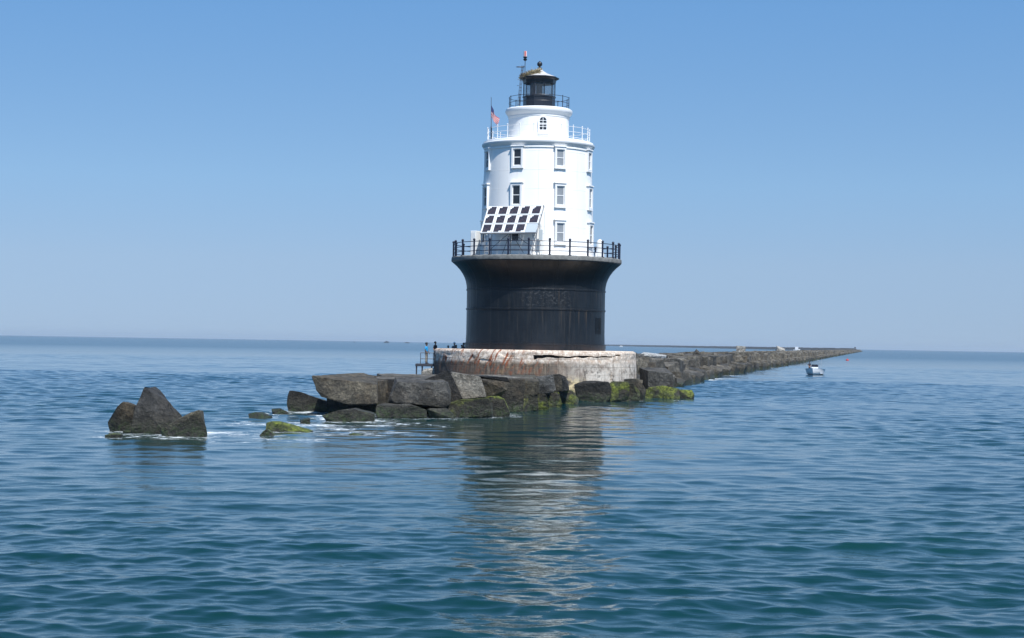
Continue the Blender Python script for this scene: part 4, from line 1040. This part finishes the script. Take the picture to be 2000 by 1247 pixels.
# slow variation of where the chop is stronger
gust = (1 - .66 * np.exp(-((X - 1.5) / 13) ** 2 - ((Y - 88) / 56) ** 2)) * (.80 + .30 * np.sin(X * .045 + Y * .021 + 1.0) * np.sin(Y * .06 - X * .013) + .14 * np.sin(X * .11 - Y * .05 + 2))
NW = 116
for k in range(NW):
    lam = 0.34 * (4.0 / .34) ** rng.random() if k < 92 else 3.0 * (10 / 3.0) ** rng.random()
    th = R(-10) + rng.normal(0, .50) * (1.35 if lam < 3 else .7)
    kx, ky = 2 * math.pi / lam * math.sin(th), 2 * math.pi / lam * math.cos(th)
    slope = .0185 if lam < 1 else (.0220 if lam < 2 else (.0115 if lam < 4 else .0062))
    amp = slope * lam / (2 * math.pi)
    fade = np.clip((lam / dmx - 2) / 2, 0, 1)
    ph = rng.uniform(0, 6.28) + .55 * np.sin(X * .13 * rng.uniform(.5, 1.5) + Y * .07 + rng.uniform(0, 6))
    a = kx * X + ky * Y + ph
    g = amp * fade * (gust if lam < 2.4 else .35 + .65 * gust)
    Z += g * np.cos(a)
    DX -= 1.15 * g * np.sin(a) * math.sin(th); DY -= 1.15 * g * np.sin(a) * math.cos(th)
edge = np.clip((470 - RRr) / 60, 0, 1)
Z *= edge; X2 = X + DX * edge; Y2 = Y + DY * edge
foam = np.zeros_like(X)
for fx, fy, fr in FOOT:
    dd = np.sqrt((X - fx) ** 2 + ((Y - fy) * .8) ** 2)
    s = .56 if fy < 108 and fx < 0 else .32
    foam = np.maximum(foam, s * np.exp(-(np.maximum(0, dd - fr - .3) / .9) ** 2))
for px, py, rad, s in ((430,846,2.0,.70),(470,850,1.6,.62),(400,846,1.6,.9),(330,852,2.4,.7),(270,853,2.0,.6),(560,843,3.2,.62),(620,832,3.0,.72),(640,818,2.2,.72),(700,822,3.6,.72),(780,828,3.0,.62),(860,832,3.0,.5),(600,806,2.2,.7),(500,830,3.6,.62),(540,815,3,.55),
                       (600,860,2.6,.6),(700,845,3,.6),(760,845,3,.58),(660,850,2.5,.6),(820,850,3,.52),(1335,748,3.5,.8),(1360,742,4.5,.95),(1395,740,4.5,.9),(1430,734,4,.75),(1500,719,5,.7),(530,858,2.2,.62),(440,862,2.5,.55),(380,858,2,.58),(570,826,2,.66),(515,812,2.4,.6),(475,825,2.4,.58),(660,838,2.2,.66),(740,832,2.4,.66),(720,850,2,.6),(1330,783,2.0,.55),(1240,784,1.8,.6)):
    g_ = ground(px, py); foam = np.maximum(foam, s * np.exp(-(((X - g_.x) / rad) ** 2 + ((Y - g_.y) / (rad * 1.2)) ** 2)))
verts = np.stack([X2, Y2, Z], -1).reshape(-1, 3)
i0 = (np.arange(NR - 1)[:, None] * NAg + np.arange(NAg)[None, :]).ravel()
i1 = (np.arange(NR - 1)[:, None] * NAg + (np.arange(NAg)[None, :] + 1) % NAg).ravel()
faces = np.stack([i0, i0 + NAg, i1 + NAg, i1], -1)
me = bpy.data.meshes.new('water'); me.vertices.add(len(verts)); me.vertices.foreach_set('co', verts.ravel().astype(np.float32))
me.loops.add(faces.size); me.loops.foreach_set('vertex_index', faces.ravel().astype(np.int32))
me.polygons.add(len(faces)); me.polygons.foreach_set('loop_start', (np.arange(len(faces)) * 4).astype(np.int32))
me.polygons.foreach_set('loop_total', np.full(len(faces), 4, np.int32)); me.polygons.foreach_set('use_smooth', np.ones(len(faces), bool))
me.update(calc_edges=True)
at_ = me.attributes.new('foam', 'FLOAT', 'POINT'); at_.data.foreach_set('value', foam.ravel().astype(np.float32))
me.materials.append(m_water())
wo = bpy.data.objects.new('water', me); C.objects.link(wo); wo['kind'] = 'structure'
bm = bmesh.new(); boxm(bm, I4, -20000, 20000, -20000, 20000, -2.2, 34)
hz = bpy.data.materials.new('haze_air'); hz.use_nodes = True; ht = hz.node_tree; ht.nodes.remove(ht.nodes['Principled BSDF'])
pv = ht.nodes.new('ShaderNodeVolumePrincipled'); pv.inputs['Color'].default_value = (.76, .88, .98, 1); pv.inputs['Density'].default_value = HZ; pv.inputs['Anisotropy'].default_value = .2
ht.links.new(pv.outputs[0], ht.nodes['Material Output'].inputs['Volume'])
if HZ > 0: finish('haze', bm, hz)['kind'] = 'stuff'
print('water verts', len(verts), 'jetty stones', count, 'up', me.polygons[1000].normal)

scene.render.resolution_x = 1024; scene.render.resolution_y = 638
